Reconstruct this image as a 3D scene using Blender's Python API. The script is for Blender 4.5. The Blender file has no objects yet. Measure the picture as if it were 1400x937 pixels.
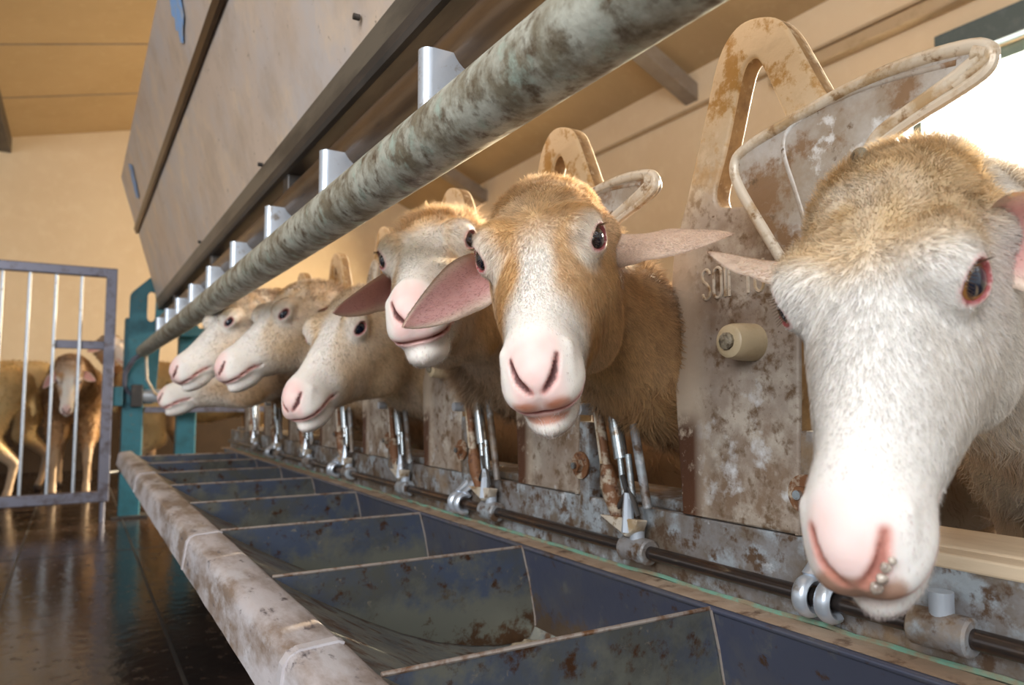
import bpy, bmesh, math, random
import numpy as np
from mathutils import Vector, Matrix

C = bpy.context.scene.collection
rng = np.random.default_rng(7)
random.seed(7)

# ---------------------------------------------------------------- camera
cam_data = bpy.data.cameras.new('camera')
cam = bpy.data.objects.new('camera', cam_data); C.objects.link(cam)
cam_data.sensor_width = 36.0
cam_data.lens = 1000.0 / 1400.0 * 36.0
cam_data.clip_start = 0.02
cam_data.clip_end = 60
r_ = Vector((-597.0, -78.5, -1000.0)).normalized()
w_ = Vector((-10.0, (1e6 + 5970.0) / 78.5, -1000.0)).normalized()
x_ = r_.cross(w_)
cam.matrix_world = Matrix(((x_[0], x_[1], x_[2], 0), (r_[0], r_[1], r_[2], 0), (w_[0], w_[1], w_[2], 0), (0, 0, 0, 1)))
cam_data.dof.use_dof = True
cam_data.dof.focus_distance = 0.66
cam_data.dof.aperture_fstop = 7.5
bpy.context.scene.camera = cam

# ---------------------------------------------------------------- world, lights, exposure
sc = bpy.context.scene
sc.view_settings.view_transform = 'Standard'
sc.view_settings.look = 'None'
sc.view_settings.gamma = 1.0
sc.view_settings.use_curve_mapping = False
sc.view_settings.exposure = 0.12
world = bpy.data.worlds.new('daylight'); sc.world = world; world.use_nodes = True
world.node_tree.nodes['Background'].inputs[0].default_value = (0.90, 0.95, 1.0, 1)
wn = world.node_tree
_tc = wn.nodes.new('ShaderNodeTexCoord'); _dt = wn.nodes.new('ShaderNodeVectorMath'); _dt.operation = 'DOT_PRODUCT'
_dt.inputs[1].default_value = Vector((0.80, 0.20, 0.30)).normalized()
_mr = wn.nodes.new('ShaderNodeMapRange'); _mr.interpolation_type = 'SMOOTHSTEP'
_mr.inputs['From Min'].default_value = 0.25; _mr.inputs['From Max'].default_value = 0.95; _mr.inputs['To Min'].default_value = 0.78; _mr.inputs['To Max'].default_value = 3.2   # hazy bright sky round the sun
wn.links.new(_tc.outputs['Generated'], _dt.inputs[0]); wn.links.new(_dt.outputs['Value'], _mr.inputs['Value']); wn.links.new(_mr.outputs[0], wn.nodes['Background'].inputs[1])

def area(name, loc, target, sx, sy, power, color):
    l = bpy.data.lights.new(name, 'AREA'); l.shape = 'RECTANGLE'; l.size = sx; l.size_y = sy
    l.energy = power; l.color = color
    o = bpy.data.objects.new(name, l); C.objects.link(o); o.location = loc
    d = Vector(target) - Vector(loc)
    o.rotation_euler = d.to_track_quat('-Z', 'Y').to_euler()
    return o
# open barn door behind and left of the camera
area('doorway_daylight', (-1.9, -0.9, 1.3), (0.6, 1.2, 0.0), 2.0, 1.6, 98, (0.95, 0.97, 1.0))
# daylight through the right window; second lamp added to backlight the far flock
area('window_daylight', (3.25, 1.25, 1.0), (0.4, 1.0, 0.1), 1.7, 0.9, 190, (1.0, 0.93, 0.82))
area('added_flock_backlight', (3.1, 5.4, 0.75), (0.0, 4.6, -0.2), 1.6, 0.8, 120, (1.0, 0.74, 0.42))
sun = bpy.data.lights.new('sun', 'SUN'); sun.energy = 12.0; sun.angle = 0.02; sun.color = (1.0, 0.86, 0.62)
so = bpy.data.objects.new('sun', sun); C.objects.link(so); so.location = (6, 2, 5)
so.rotation_euler = Vector((-0.80, -0.20, -0.30)).to_track_quat('-Z', 'Y').to_euler()

FLOOR = -0.58
PITCH = 0.357

# ---------------------------------------------------------------- materials
def mat(name, base, layers=(), rough=0.6, metal=0.0, bump=0.0, bscale=60.0, rough_var=0.0, stretch=(1, 1, 1), spec=0.5):
    """base colour, then layers (noise scale, low, high, colour, detail) mixed on top; object coordinates"""
    m = bpy.data.materials.new(name); m.use_nodes = True
    nt = m.node_tree; N = nt.nodes; Lk = nt.links
    b = N['Principled BSDF']
    b.inputs['Roughness'].default_value = rough
    b.inputs['Metallic'].default_value = metal
    b.inputs['Specular IOR Level'].default_value = spec
    tc = N.new('ShaderNodeTexCoord'); mp = N.new('ShaderNodeMapping'); mp.inputs['Scale'].default_value = stretch
    oi = N.new('ShaderNodeObjectInfo'); ad = N.new('ShaderNodeVectorMath'); ad.operation = 'ADD'
    ml = N.new('ShaderNodeMath'); ml.operation = 'MULTIPLY'; ml.inputs[1].default_value = 9.0
    Lk.new(oi.outputs['Random'], ml.inputs[0]); Lk.new(tc.outputs['Object'], mp.inputs['Vector'])
    Lk.new(mp.outputs['Vector'], ad.inputs[0]); Lk.new(ml.outputs[0], ad.inputs[1])
    prev = None
    rgb = N.new('ShaderNodeRGB'); rgb.outputs[0].default_value = (*base, 1); prev = rgb.outputs[0]
    lastfac = None
    for k, ly in enumerate(layers):
        sc_, lo, hi, col = ly[:4]
        nz = N.new('ShaderNodeTexNoise'); nz.inputs['Scale'].default_value = sc_
        nz.inputs['Detail'].default_value = ly[4] if len(ly) > 4 else 6
        nz.inputs['Roughness'].default_value = 0.65
        off = N.new('ShaderNodeVectorMath'); off.operation = 'ADD'; off.inputs[1].default_value = (3.1 * k, 1.7 * k, 5.3 * k)
        Lk.new(ad.outputs[0], off.inputs[0]); Lk.new(off.outputs[0], nz.inputs['Vector'])
        rp = N.new('ShaderNodeMapRange'); rp.inputs['From Min'].default_value = lo; rp.inputs['From Max'].default_value = hi
        Lk.new(nz.outputs['Fac'], rp.inputs['Value'])
        mx = N.new('ShaderNodeMix'); mx.data_type = 'RGBA'
        Lk.new(rp.outputs[0], mx.inputs['Factor']); Lk.new(prev, mx.inputs['A']); mx.inputs['B'].default_value = (*col, 1)
        prev = mx.outputs['Result']; lastfac = rp.outputs[0]
    Lk.new(prev, b.inputs['Base Color'])
    if rough_var and lastfac:
        rr = N.new('ShaderNodeMapRange'); rr.inputs['To Min'].default_value = rough; rr.inputs['To Max'].default_value = rough + rough_var
        Lk.new(lastfac, rr.inputs['Value']); Lk.new(rr.outputs[0], b.inputs['Roughness'])
    if bump:
        nz = N.new('ShaderNodeTexNoise'); nz.inputs['Scale'].default_value = bscale; nz.inputs['Detail'].default_value = 5
        Lk.new(ad.outputs[0], nz.inputs['Vector'])
        bp = N.new('ShaderNodeBump'); bp.inputs['Strength'].default_value = bump; bp.inputs['Distance'].default_value = 0.004
        Lk.new(nz.outputs['Fac'], bp.inputs['Height']); Lk.new(bp.outputs[0], b.inputs['Normal'])
    return m

M = {}
M['wall'] = mat('cream_plaster', (0.80, 0.66, 0.47), [(1.2, .4, .7, (0.75, 0.60, 0.41)), (9, .5, .8, (0.84, 0.71, 0.52))], 0.85, bump=0.15, bscale=30)
M['ceil'] = mat('tan_ceiling_board', (0.47, 0.34, 0.19), [(1.5, .4, .7, (0.42, 0.30, 0.16)), (14, .55, .8, (0.51, 0.38, 0.22))], 0.8)
M['lowwall'] = mat('painted_shade_lower_wall', (0.07, 0.045, 0.028), [(6, .4, .7, (0.05, 0.032, 0.02))], 0.7)  # near-black shade behind the flock, painted as wall colour
M['beam'] = mat('weathered_grey_beam', (0.30, 0.25, 0.20), [(8, .4, .7, (0.22, 0.17, 0.13))], 0.7)
M['floor'] = mat('wet_dark_concrete', (0.016, 0.011, 0.010), [(2.2, .42, .62, (0.035, 0.022, 0.017)), (28, .56, .72, (0.06, 0.038, 0.026))], 0.16, bump=0.35, bscale=26, rough_var=0.3)
M['pipe'] = mat('mottled_galvanised_pipe', (0.50, 0.50, 0.42), [(24, .42, .60, (0.22, 0.19, 0.13)), (52, .50, .66, (0.12, 0.085, 0.05)), (34, .55, .70, (0.40, 0.48, 0.40))], 0.5, 0.25, 0.35, 90)
M['brown'] = mat('brown_stained_steel', (0.10, 0.062, 0.038), [(10, .45, .65, (0.20, 0.12, 0.06)), (40, .55, .7, (0.05, 0.032, 0.022))], 0.32, 0.55, 0.15, 60, stretch=(1, .15, 1))
M['rod'] = mat('dark_polished_rod', (0.085, 0.07, 0.065), [(30, .5, .66, (0.17, 0.10, 0.06)), (70, .6, .7, (0.30, 0.24, 0.18))], 0.25, 0.8, 0.1, stretch=(1, .3, 1))
M['dark'] = mat('dark_grey_steel', (0.055, 0.05, 0.047), [(14, .5, .7, (0.12, 0.10, 0.085))], 0.45, 0.5, 0.1, stretch=(1, .2, 1))
M['angle'] = mat('worn_grey_angle', (0.20, 0.17, 0.13), [(18, .45, .65, (0.09, 0.075, 0.06))], 0.4, 0.5, 0.1, stretch=(1, .15, 1))
M['hood'] = mat('dusty_stainless_sheet', (0.68, 0.55, 0.45), [(3.5, .4, .65, (0.62, 0.57, 0.55)), (7, .5, .75, (0.82, 0.64, 0.46)), (60, .66, .76, (0.20, 0.14, 0.09), 3), (5, .5, .75, (0.52, 0.41, 0.32))], 0.42, 0.25, 0.12, 12)
M['bluepaint'] = mat('light_blue_paint', (0.22, 0.42, 0.75), [(30, .5, .65, (0.42, 0.42, 0.42))], 0.5)
M['zinc'] = mat('bright_zinc_bracket', (0.60, 0.66, 0.74), [(40, .58, .70, (0.30, 0.26, 0.22))], 0.32, 0.6, 0.1)
M['chrome'] = mat('polished_steel', (0.42, 0.46, 0.48), [(50, .52, .66, (0.20, 0.14, 0.09))], 0.26, 0.85, 0.06)
M['rust'] = mat('rusty_steel', (0.20, 0.085, 0.035), [(40, .50, .60, (0.48, 0.40, 0.30)), (90, .55, .66, (0.09, 0.035, 0.018))], 0.62, 0.2, 0.4, 120)
M['lip'] = mat('worn_zinc_lip', (0.58, 0.54, 0.55), [(14, .45, .60, (0.27, 0.20, 0.155)), (30, .48, .64, (0.60, 0.58, 0.60)), (60, .60, .68, (0.13, 0.11, 0.12)), (9, .56, .7, (0.34, 0.25, 0.17))], 0.45, 0.3, 0.35, 50, stretch=(1, .35, 1))
M['trough'] = mat('blue_grey_stained_steel', (0.105, 0.13, 0.19), [(7, .44, .60, (0.13, 0.13, 0.115)), (16, .50, .66, (0.20, 0.20, 0.165)), (38, .56, .66, (0.085, 0.038, 0.018)), (80, .62, .72, (0.28, 0.24, 0.18))], 0.34, 0.5, 0.2, 50, rough_var=0.25)
def dirty_low(m, z0, z1, col, s=22, lo=.40, hi=.62):
    nt = m.node_tree; N = nt.nodes; Lk = nt.links; b = N['Principled BSDF']; cur = b.inputs['Base Color'].links[0].from_socket
    g = N.new('ShaderNodeNewGeometry'); sp = N.new('ShaderNodeSeparateXYZ'); Lk.new(g.outputs['Position'], sp.inputs[0])
    nz = N.new('ShaderNodeTexNoise'); nz.inputs['Scale'].default_value = s; nz.inputs['Detail'].default_value = 7; nz.inputs['Roughness'].default_value = .7; Lk.new(g.outputs['Position'], nz.inputs['Vector'])
    a = N.new('ShaderNodeMapRange'); a.inputs['From Min'].default_value = z0; a.inputs['From Max'].default_value = z1; Lk.new(sp.outputs['Z'], a.inputs['Value'])
    ad = N.new('ShaderNodeMath'); ad.operation = 'MULTIPLY_ADD'; ad.inputs[1].default_value = .45; Lk.new(a.outputs[0], ad.inputs[0]); Lk.new(nz.outputs['Fac'], ad.inputs[2])
    r = N.new('ShaderNodeMapRange'); r.inputs['From Min'].default_value = lo + .2; r.inputs['From Max'].default_value = hi + .2; Lk.new(ad.outputs[0], r.inputs['Value'])
    x = N.new('ShaderNodeMix'); x.data_type = 'RGBA'; Lk.new(r.outputs[0], x.inputs['Factor']); Lk.new(cur, x.inputs['A']); x.inputs['B'].default_value = (*col, 1)
    Lk.new(x.outputs['Result'], b.inputs['Base Color'])
M['shell'] = mat('greenish_stained_sheet', (0.22, 0.23, 0.22), [(9, .42, .60, (0.30, 0.30, 0.25)), (20, .50, .64, (0.15, 0.16, 0.17)), (34, .50, .62, (0.12, 0.060, 0.030)), (90, .58, .68, (0.34, 0.31, 0.25))], 0.42, 0.3, 0.3, 60)
dirty_low(M['trough'], -.225, -.30, (.20, .205, .17), 18)
dirty_low(M['trough'], -.24, -.36, (.10, .055, .030), 34, .56, .66)
M['steelblue'] = mat('blue_grey_clean_steel', (0.095, 0.105, 0.155), [(10, .45, .65, (0.13, 0.13, 0.15)), (24, .58, .70, (0.17, 0.17, 0.17)), (45, .60, .70, (0.09, 0.05, 0.03))], 0.30, 0.5, 0.12)
dirty_low(M['steelblue'], -.24, -.32, (.14, .10, .07), 30, .50, .66)
M['edge'] = mat('bare_steel_edge', (0.42, 0.36, 0.32), [(50, .5, .66, (0.20, 0.10, 0.05))], 0.4, 0.5)
M['ledge'] = mat('dusty_beige_ledge', (0.36, 0.25, 0.17), [(12, .45, .65, (0.50, 0.38, 0.28)), (40, .55, .68, (0.14, 0.08, 0.05))], 0.6, 0.1, 0.4, 60)
M['seal'] = mat('green_sealant', (0.15, 0.30, 0.22), [(25, .42, .58, (0.24, 0.19, 0.12))], 0.7, bump=0.5, bscale=70)
M['sill'] = mat('grimy_galvanised_sill', (0.27, 0.265, 0.27), [(10, .40, .56, (0.17, 0.13, 0.095)), (22, .50, .62, (0.36, 0.40, 0.43)), (50, .52, .62, (0.11, 0.065, 0.038)), (7, .54, .66, (0.30, 0.21, 0.13)), (16, .62, .68, (0.58, 0.60, 0.62))], 0.55, 0.3, 0.35, 60)
M['plank'] = mat('pale_wood_plank', (0.66, 0.52, 0.36), [(20, .45, .65, (0.52, 0.38, 0.24))], 0.65, bump=0.2, bscale=40, stretch=(1, .2, 1))
M['teal'] = mat('teal_painted_steel', (0.026, 0.145, 0.19), [(12, .45, .65, (0.018, 0.10, 0.125)), (50, .62, .72, (0.16, 0.11, 0.07))], 0.45)
M['gate'] = mat('blue_grey_gate_steel', (0.20, 0.20, 0.25), [(20, .5, .65, (0.12, 0.10, 0.11))], 0.4, 0.5)
M['knob'] = mat('yellowed_plastic', (0.52, 0.42, 0.27), [(20, .5, .7, (0.40, 0.30, 0.17))], 0.35, bump=0.05)
M['bolt'] = mat('dirty_bolt', (0.30, 0.26, 0.19), [(90, .5, .6, (0.12, 0.09, 0.06))], 0.6, 0.4, 0.8, 150)
M['winframe'] = mat('greenish_window_frame', (0.20, 0.26, 0.22), [(20, .5, .7, (0.28, 0.33, 0.28))], 0.5)
M['slate'] = mat('dark_lintel_trim', (0.10, 0.14, 0.15), [(20, .5, .7, (0.14, 0.18, 0.19))], 0.5)
M['cable'] = mat('beige_cable_duct', (0.52, 0.40, 0.26), [(20, .5, .7, (0.44, 0.33, 0.2))], 0.6)
M['grain'] = mat('wet_grain', (0.55, 0.48, 0.40), [(200, .4, .6, (0.2, 0.15, 0.12))], 0.08)
M['feed'] = mat('pale_feed_dust', (0.50, 0.42, 0.30), [(120, .45, .6, (0.28, 0.19, 0.10))], 0.9, bump=0.8, bscale=200)

def plate_material(name, wash):
    """weathered casting: yellow-brown stains near the top loop, grey and brown grime lower down, real rust patch"""
    m = mat(name, wash, [(9, .44, .62, (0.21, 0.14, 0.09)), (20, .48, .64, (0.46, 0.40, 0.33)), (48, .52, .64, (0.14, 0.085, 0.045)), (14, .58, .68, (0.60, 0.60, 0.60)), (130, .62, .69, (0.12, 0.07, 0.04))], 0.5, 0.12, 0.3, 55)
    nt = m.node_tree; N = nt.nodes; Lk = nt.links; b = N['Principled BSDF']
    cur = b.inputs['Base Color'].links[0].from_socket
    tc = [n for n in N if n.bl_idname == 'ShaderNodeTexCoord'][0]
    sp = N.new('ShaderNodeSeparateXYZ'); Lk.new(tc.outputs['Object'], sp.inputs[0])
    def rng_(sock, a, bb, c, d):
        r = N.new('ShaderNodeMapRange'); r.inputs['From Min'].default_value = a; r.inputs['From Max'].default_value = bb
        r.inputs['To Min'].default_value = c; r.inputs['To Max'].default_value = d; Lk.new(sock, r.inputs['Value']); return r.outputs[0]
    def mul(a, bb):
        r = N.new('ShaderNodeMath'); r.operation = 'MULTIPLY'; Lk.new(a, r.inputs[0]); Lk.new(bb, r.inputs[1]); return r.outputs[0]
    def noise(s, lo, hi):
        z = N.new('ShaderNodeTexNoise'); z.inputs['Scale'].default_value = s; z.inputs['Detail'].default_value = 6; z.inputs['Roughness'].default_value = .7
        Lk.new(tc.outputs['Object'], z.inputs['Vector']); return rng_(z.outputs['Fac'], lo, hi, 0, 1)
    def mix(fac, col):
        nonlocal cur
        x = N.new('ShaderNodeMix'); x.data_type = 'RGBA'; Lk.new(fac, x.inputs['Factor']); Lk.new(cur, x.inputs['A']); x.inputs['B'].default_value = (*col, 1); cur = x.outputs['Result']
    top = rng_(sp.outputs['Z'], .20, .32, 0, 1)          # loop region is cream with ochre lichen stains
    mix(top, (0.66, 0.52, 0.34))
    mix(mul(top, noise(34, .50, .60)), (0.42, 0.23, 0.055))
    left = rng_(sp.outputs['Y'], .105, .140, 0, 1)       # paler rounded edge flange on the neck side
    low = rng_(sp.outputs['Z'], .22, .12, 0, 1)
    mix(mul(left, low), (0.56, 0.45, 0.34))
    # rust patch low on the neck side
    a = rng_(sp.outputs['Y'], .118, .136, 0, 1); a2 = rng_(sp.outputs['Y'], .168, .158, 0, 1)
    zb = rng_(sp.outputs['Z'], -.01, -.035, 0, 1)
    pm = mul(mul(a, a2), mul(zb, noise(30, .36, .46)))
    mix(pm, (0.095, 0.035, 0.014))
    mix(mul(pm, noise(60, .60, .63)), (0.62, 0.55, 0.46))
    Lk.new(cur, b.inputs['Base Color'])
    return m
M['plate'] = plate_material('weathered_cast_panel', (0.33, 0.27, 0.22))
M['ochre'] = mat('ochre_caked_edge', (0.33, 0.20, 0.085), [(30, .42, .6, (0.20, 0.11, 0.045)), (60, .55, .68, (0.52, 0.40, 0.26))], 0.7, bump=.3)
M['wing'] = mat('weathered_wing_casting', (0.47, 0.44, 0.41), [(10, .42, .58, (0.33, 0.27, 0.21)), (26, .52, .62, (0.24, 0.145, 0.08)), (16, .57, .62, (0.66, 0.66, 0.66)), (60, .6, .68, (0.14, 0.09, 0.05))], 0.42, 0.2, 0.3, 60)
M['wingrim'] = mat('worn_cream_rim', (0.62, 0.55, 0.45), [(24, .48, .62, (0.42, 0.30, 0.17)), (60, .55, .64, (0.26, 0.16, 0.08))], 0.4, 0.15, 0.15)

# ---------------------------------------------------------------- mesh helpers
def link(o, parent=None):
    C.objects.link(o)
    if parent is not None: o.parent = parent
    return o

def obj(name, bm, m, parent=None, smooth=False, loc=None):
    me = bpy.data.meshes.new(name)
    bmesh.ops.recalc_face_normals(bm, faces=bm.faces[:])
    if loc is not None: bmesh.ops.translate(bm, verts=bm.verts[:], vec=-Vector(loc))
    bm.to_mesh(me); bm.free()
    me.materials.append(m)
    if smooth:
        for p in me.polygons: p.use_smooth = True
        try: me.set_sharp_from_angle(angle=math.radians(40))
        except Exception: pass
    o = bpy.data.objects.new(name, me)
    if loc is not None: o.location = loc
    return link(o, parent)

def empty(name, loc, label=None, cat=None, group=None):
    o = bpy.data.objects.new(name, None); o.empty_display_size = 0.05; o.location = loc; C.objects.link(o)
    return tag(o, label, cat, group)

def tag(o, label=None, cat=None, group=None, kind=None):
    if label: o['label'] = label
    if cat: o['category'] = cat
    if group: o['group'] = group
    if kind: o['kind'] = kind
    return o

def copy_tree(o, parent=None):
    c = o.copy(); C.objects.link(c); c.parent = parent
    for ch in list(o.children): copy_tree(ch, c)
    return c

def box(bm, x0, x1, y0, y1, z0, z1, bev=0.0, seg=2):
    r = bmesh.ops.create_cube(bm, size=1.0)
    vs = r['verts']
    for v in vs:
        v.co = Vector((x0 if v.co.x < 0 else x1, y0 if v.co.y < 0 else y1, z0 if v.co.z < 0 else z1))
    if bev:
        es = list({e for v in vs for e in v.link_edges})
        bmesh.ops.bevel(bm, geom=es, offset=bev, segments=seg, affect='EDGES', profile=0.5)

def tube(bm, pts, rad, n=20, cap=True, flat=1.0, up=None):
    """round tube through points; rad may be a list; flat squeezes the section"""
    pts = [Vector(p) for p in pts]
    rads = rad if isinstance(rad, (list, tuple)) else [rad] * len(pts)
    rings = []
    ref = Vector(up) if up else None
    for i, p in enumerate(pts):
        d = (pts[min(i + 1, len(pts) - 1)] - pts[max(i - 1, 0)]).normalized()
        if ref is None:
            ref = Vector((0, 0, 1)) if abs(d.z) < 0.9 else Vector((1, 0, 0))
        s = d.cross(ref).normalized(); u = s.cross(d).normalized(); ref = u
        rings.append([bm.verts.new(p + (s * math.cos(2 * math.pi * k / n) * flat + u * math.sin(2 * math.pi * k / n)) * rads[i]) for k in range(n)])
    for a, b in zip(rings, rings[1:]):
        for k in range(n):
            bm.faces.new((a[k], a[(k + 1) % n], b[(k + 1) % n], b[k]))
    if cap:
        bm.faces.new(rings[0][::-1]); bm.faces.new(rings[-1])

def strip(bm, prof, y0, y1, ny=1, th=0.0, jit=0.0):
    """sheet following a profile of (x,z) points, running along Y; th gives real thickness"""
    n = len(prof)
    P = [Vector((p[0], 0, p[1])) for p in prof]
    nor = []
    for i in range(n):
        d = (P[min(i + 1, n - 1)] - P[max(i - 1, 0)]).normalized(); nor.append(Vector((-d.z, 0, d.x)))
    rows = []
    for j in range(ny + 1):
        y = y0 + (y1 - y0) * j / ny
        top = []; bot = []
        for i in range(n):
            q = P[i] + nor[i] * (random.uniform(-jit, jit) if jit else 0)
            top.append(bm.verts.new((q.x, y, q.z)))
            q2 = q - nor[i] * th
            bot.append(bm.verts.new((q2.x, y, q2.z)))
        rows.append(top + bot[::-1])
    m = 2 * n
    for a, b in zip(rows, rows[1:]):
        for k in range(m):
            bm.faces.new((a[k], a[(k + 1) % m], b[(k + 1) % m], b[k]))
    bm.faces.new(rows[0]); bm.faces.new(rows[-1][::-1])

def poly_mesh(name, outer, holes=(), x0=0.0, th=0.02, bevel=0.003, round_pts=True):
    """flat casting cut in the YZ plane (points are (y,z)), thickness along X, with rounded rims and holes"""
    cu = bpy.data.curves.new(name, 'CURVE'); cu.dimensions = '2D'; cu.fill_mode = 'BOTH'
    for loop in [outer] + list(holes):
        pl = chaikin(loop, 2) if round_pts else loop
        s = cu.splines.new('POLY'); s.points.add(len(pl) - 1); s.use_cyclic_u = True
        for p, q in zip(s.points, pl): p.co = (q[0], q[1], 0, 1)
    cu.extrude = th / 2 - bevel; cu.bevel_depth = bevel; cu.bevel_resolution = 2; cu.offset = -bevel
    tmp = bpy.data.objects.new(name, cu)
    C.objects.link(tmp); bpy.context.view_layer.update()
    me = bpy.data.meshes.new_from_object(tmp.evaluated_get(bpy.context.evaluated_depsgraph_get()))
    C.objects.unlink(tmp); bpy.data.objects.remove(tmp)
    bm = bmesh.new(); bm.from_mesh(me); bpy.data.meshes.remove(me)
    for v in bm.verts: v.co = Vector((x0 + v.co.z, v.co.x, v.co.y))
    bmesh.ops.remove_doubles(bm, verts=bm.verts[:], dist=1e-6)
    return bm

def chaikin(pts, it=2, closed=True):
    for _ in range(it):
        out = []
        n = len(pts)
        for i in range(n):
            a = pts[i]; b = pts[(i + 1) % n]
            f = min(.25, .011 / max(math.dist(a, b), 1e-6))
            out.append((a[0] * (1 - f) + b[0] * f, a[1] * (1 - f) + b[1] * f)); out.append((a[0] * f + b[0] * (1 - f), a[1] * f + b[1] * (1 - f)))
        pts = out
    return pts

# ================================================================ THE ROOM
RX = 3.05; FY = 7.0
bm = bmesh.new()
box(bm, -5, 5, -3.0, FY + .3, FLOOR - .1, FLOOR)
fl = obj('floor', bm, M['floor']); tag(fl, kind='structure')
# seams between the floor slabs
bm = bmesh.new()
for x in (-1.35, -.16, .217, 1.2, 2.3): box(bm, x - .004, x + .004, -2.0, FY, FLOOR, FLOOR + .0012)
for y in (3.25, 5.1): box(bm, -4, 3, y - .003, y + .003, FLOOR, FLOOR + .0012)
tag(obj('trim_1', bm, M['dark']), kind='structure')
bm = bmesh.new(); box(bm, -5, RX + .2, FY, FY + .2, FLOOR, 3.2); tag(obj('wall_back', bm, M['wall']), kind='structure')
bm = bmesh.new(); box(bm, -5, RX, FY - .03, FY, FLOOR, .12, .004); tag(obj('shade_band_back', bm, M['lowwall']), kind='structure')  # dark band put in for the shade low behind the flock
# right wall with a window opening and an added, unseen low opening further along
bm = bmesh.new()
W0 = (0.35, 1.90, 0.45, 1.38)      # y0 y1 z0 z1 of the window
W1 = (4.5, 6.3, 0.25, 1.1)  # unseen opening, put in so the added lamp can reach the flock
def wall_with_holes(bm, x0, x1, ya, yb, za, zb, holes):
    ys = sorted({ya, yb, *[h[0] for h in holes], *[h[1] for h in holes]}); zs = sorted({za, zb, *[h[2] for h in holes], *[h[3] for h in holes]})
    for a, b in zip(ys, ys[1:]):
        for c, d in zip(zs, zs[1:]):
            if any(h[0] <= a and b <= h[1] and h[2] <= c and d <= h[3] for h in holes): continue
            box(bm, x0, x1, a, b, c, d)
wall_with_holes(bm, RX, RX + .18, -3.0, FY, FLOOR, 1.95, [W0, W1])
tag(obj('wall_right', bm, M['wall']), kind='structure')
for k, Wn in enumerate((W0, W1)):
    bm = bmesh.new()
    y0, y1, z0, z1 = Wn
    for a, b, c, d in ((y0, y1, z1 - .05, z1), (y0, y1, z0, z0 + .05), (y0, y0 + .05, z0, z1), (y1 - .05, y1, z0, z1)):
        box(bm, RX + .02, RX + .07, a, b, c, d, .004)
    for f in ((.28, .90) if k == 0 else (.5,)):
        yy = y0 + (y1 - y0) * f; box(bm, RX + .02, RX + .06, yy - .02, yy + .02, z0 + .05, z1 - .05, .004)
    tag(obj('window_%d' % (k + 1), bm, M['winframe']), kind='structure')  # the second frame belongs to the added, unseen opening
bm = bmesh.new(); box(bm, RX - .05, RX, -.4, 1.62, 1.38, 1.50, .006); tag(obj('trim_2', bm, M['slate']), kind='structure')
# gabled ceiling
bm = bmesh.new()
def slab(bm, p, q, y0, y1, th):
    vs = [bm.verts.new(v) for v in ((p[0], y0, p[1]), (q[0], y0, q[1]), (q[0], y1, q[1]), (p[0], y1, p[1]), (p[0], y0, p[1] + th), (q[0], y0, q[1] + th), (q[0], y1, q[1] + th), (p[0], y1, p[1] + th))]
    for f in ((0, 1, 2, 3), (7, 6, 5, 4), (0, 4, 5, 1), (1, 5, 6, 2), (2, 6, 7, 3), (3, 7, 4, 0)): bm.faces.new([vs[i] for i in f])
slab(bm, (-3.5, 1.34), (1.4, 2.61), -.2, FY + .2, .1); slab(bm, (1.4, 2.61), (RX + .3, 1.80), -1.5, FY + .2, .1)
tag(obj('ceiling', bm, M['ceil']), kind='structure')
# joints between ceiling boards, a purlin along the left, rafters on the right slope
bm = bmesh.new()
for y in (5.2, 6.1): slab(bm, (-3.4, 1.362), (1.35, 2.592), y - .006, y + .006, .004)
tag(obj('trim_3', bm, M['beam']), kind='structure')
bm = bmesh.new(); box(bm, -.62, -.52, .5, FY, 1.98, 2.10, .008); tag(obj('trim_4', bm, M['dark']), kind='structure')
for k, y in enumerate((3.05, 5.6)):
    bm = bmesh.new(); slab(bm, (1.5, 2.44), (RX, 1.74), y - .05, y + .05, .10)
    tag(obj('trim_%d' % (5 + k), bm, M['beam']), kind='structure')
bm = bmesh.new(); box(bm, RX - .07, RX, 1.3, 2.45, 1.60, 1.66, .01)
box(bm, RX - .04, RX, 1.3, 4.4, 1.685, 1.70, .004); tag(obj('trim_7', bm, M['cable']), kind='structure')

# ================================================================ FEED TROUGH
TZ = -.208; TY0 = -.55; TY1 = 3.32
tr = empty('feed_trough', (.36, 1.4, FLOOR), 'long blue-grey steel feed trough with cross dividers in front of the headlocks', 'trough')
inv = Vector(tr.location)
def tobj(name, bm, m, smooth=False, parent=None):
    o = obj(name, bm, m, None, smooth); o.parent = parent or tr; o.matrix_parent_inverse = Matrix.Identity(4) if parent else Matrix.Translation(-inv); return o
inner = [(.200, TZ), (.206, TZ - .005), (.235, -.229), (.27, -.249), (.32, -.276), (.37, -.300), (.42, -.319), (.47, -.332), (.515, -.3385), (.545, -.3395), (.563, -.334), (.571, -.320), (.570, -.305), (.561, -.255), (.552, TZ)]
bm = bmesh.new(); strip(bm, inner[:-3], TY0, TY1, 60, .002)
tobj('hopper_shell', bm, M['shell'], True)
bm = bmesh.new(); strip(bm, inner[-4:], TY0, TY1, 1, .002); tobj('rear_panel', bm, M['steelblue'], True)
bm = bmesh.new(); tube(bm, [(.553, TY0, TZ), (.553, TY1, TZ)], .0035, 10); tobj('rear_rim', bm, M['steelblue'], True)
lip = [(.203, TZ - .012), (.203, TZ - .001), (.199, TZ + .001), (.166, TZ - .001), (.160, TZ - .004), (.157, TZ - .010), (.152, TZ - .048), (.155, TZ - .051)]
bm = bmesh.new(); strip(bm, lip, TY0, TY1, 90, .003, .0006); tobj('front_lip', bm, M['lip'], True)
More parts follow.
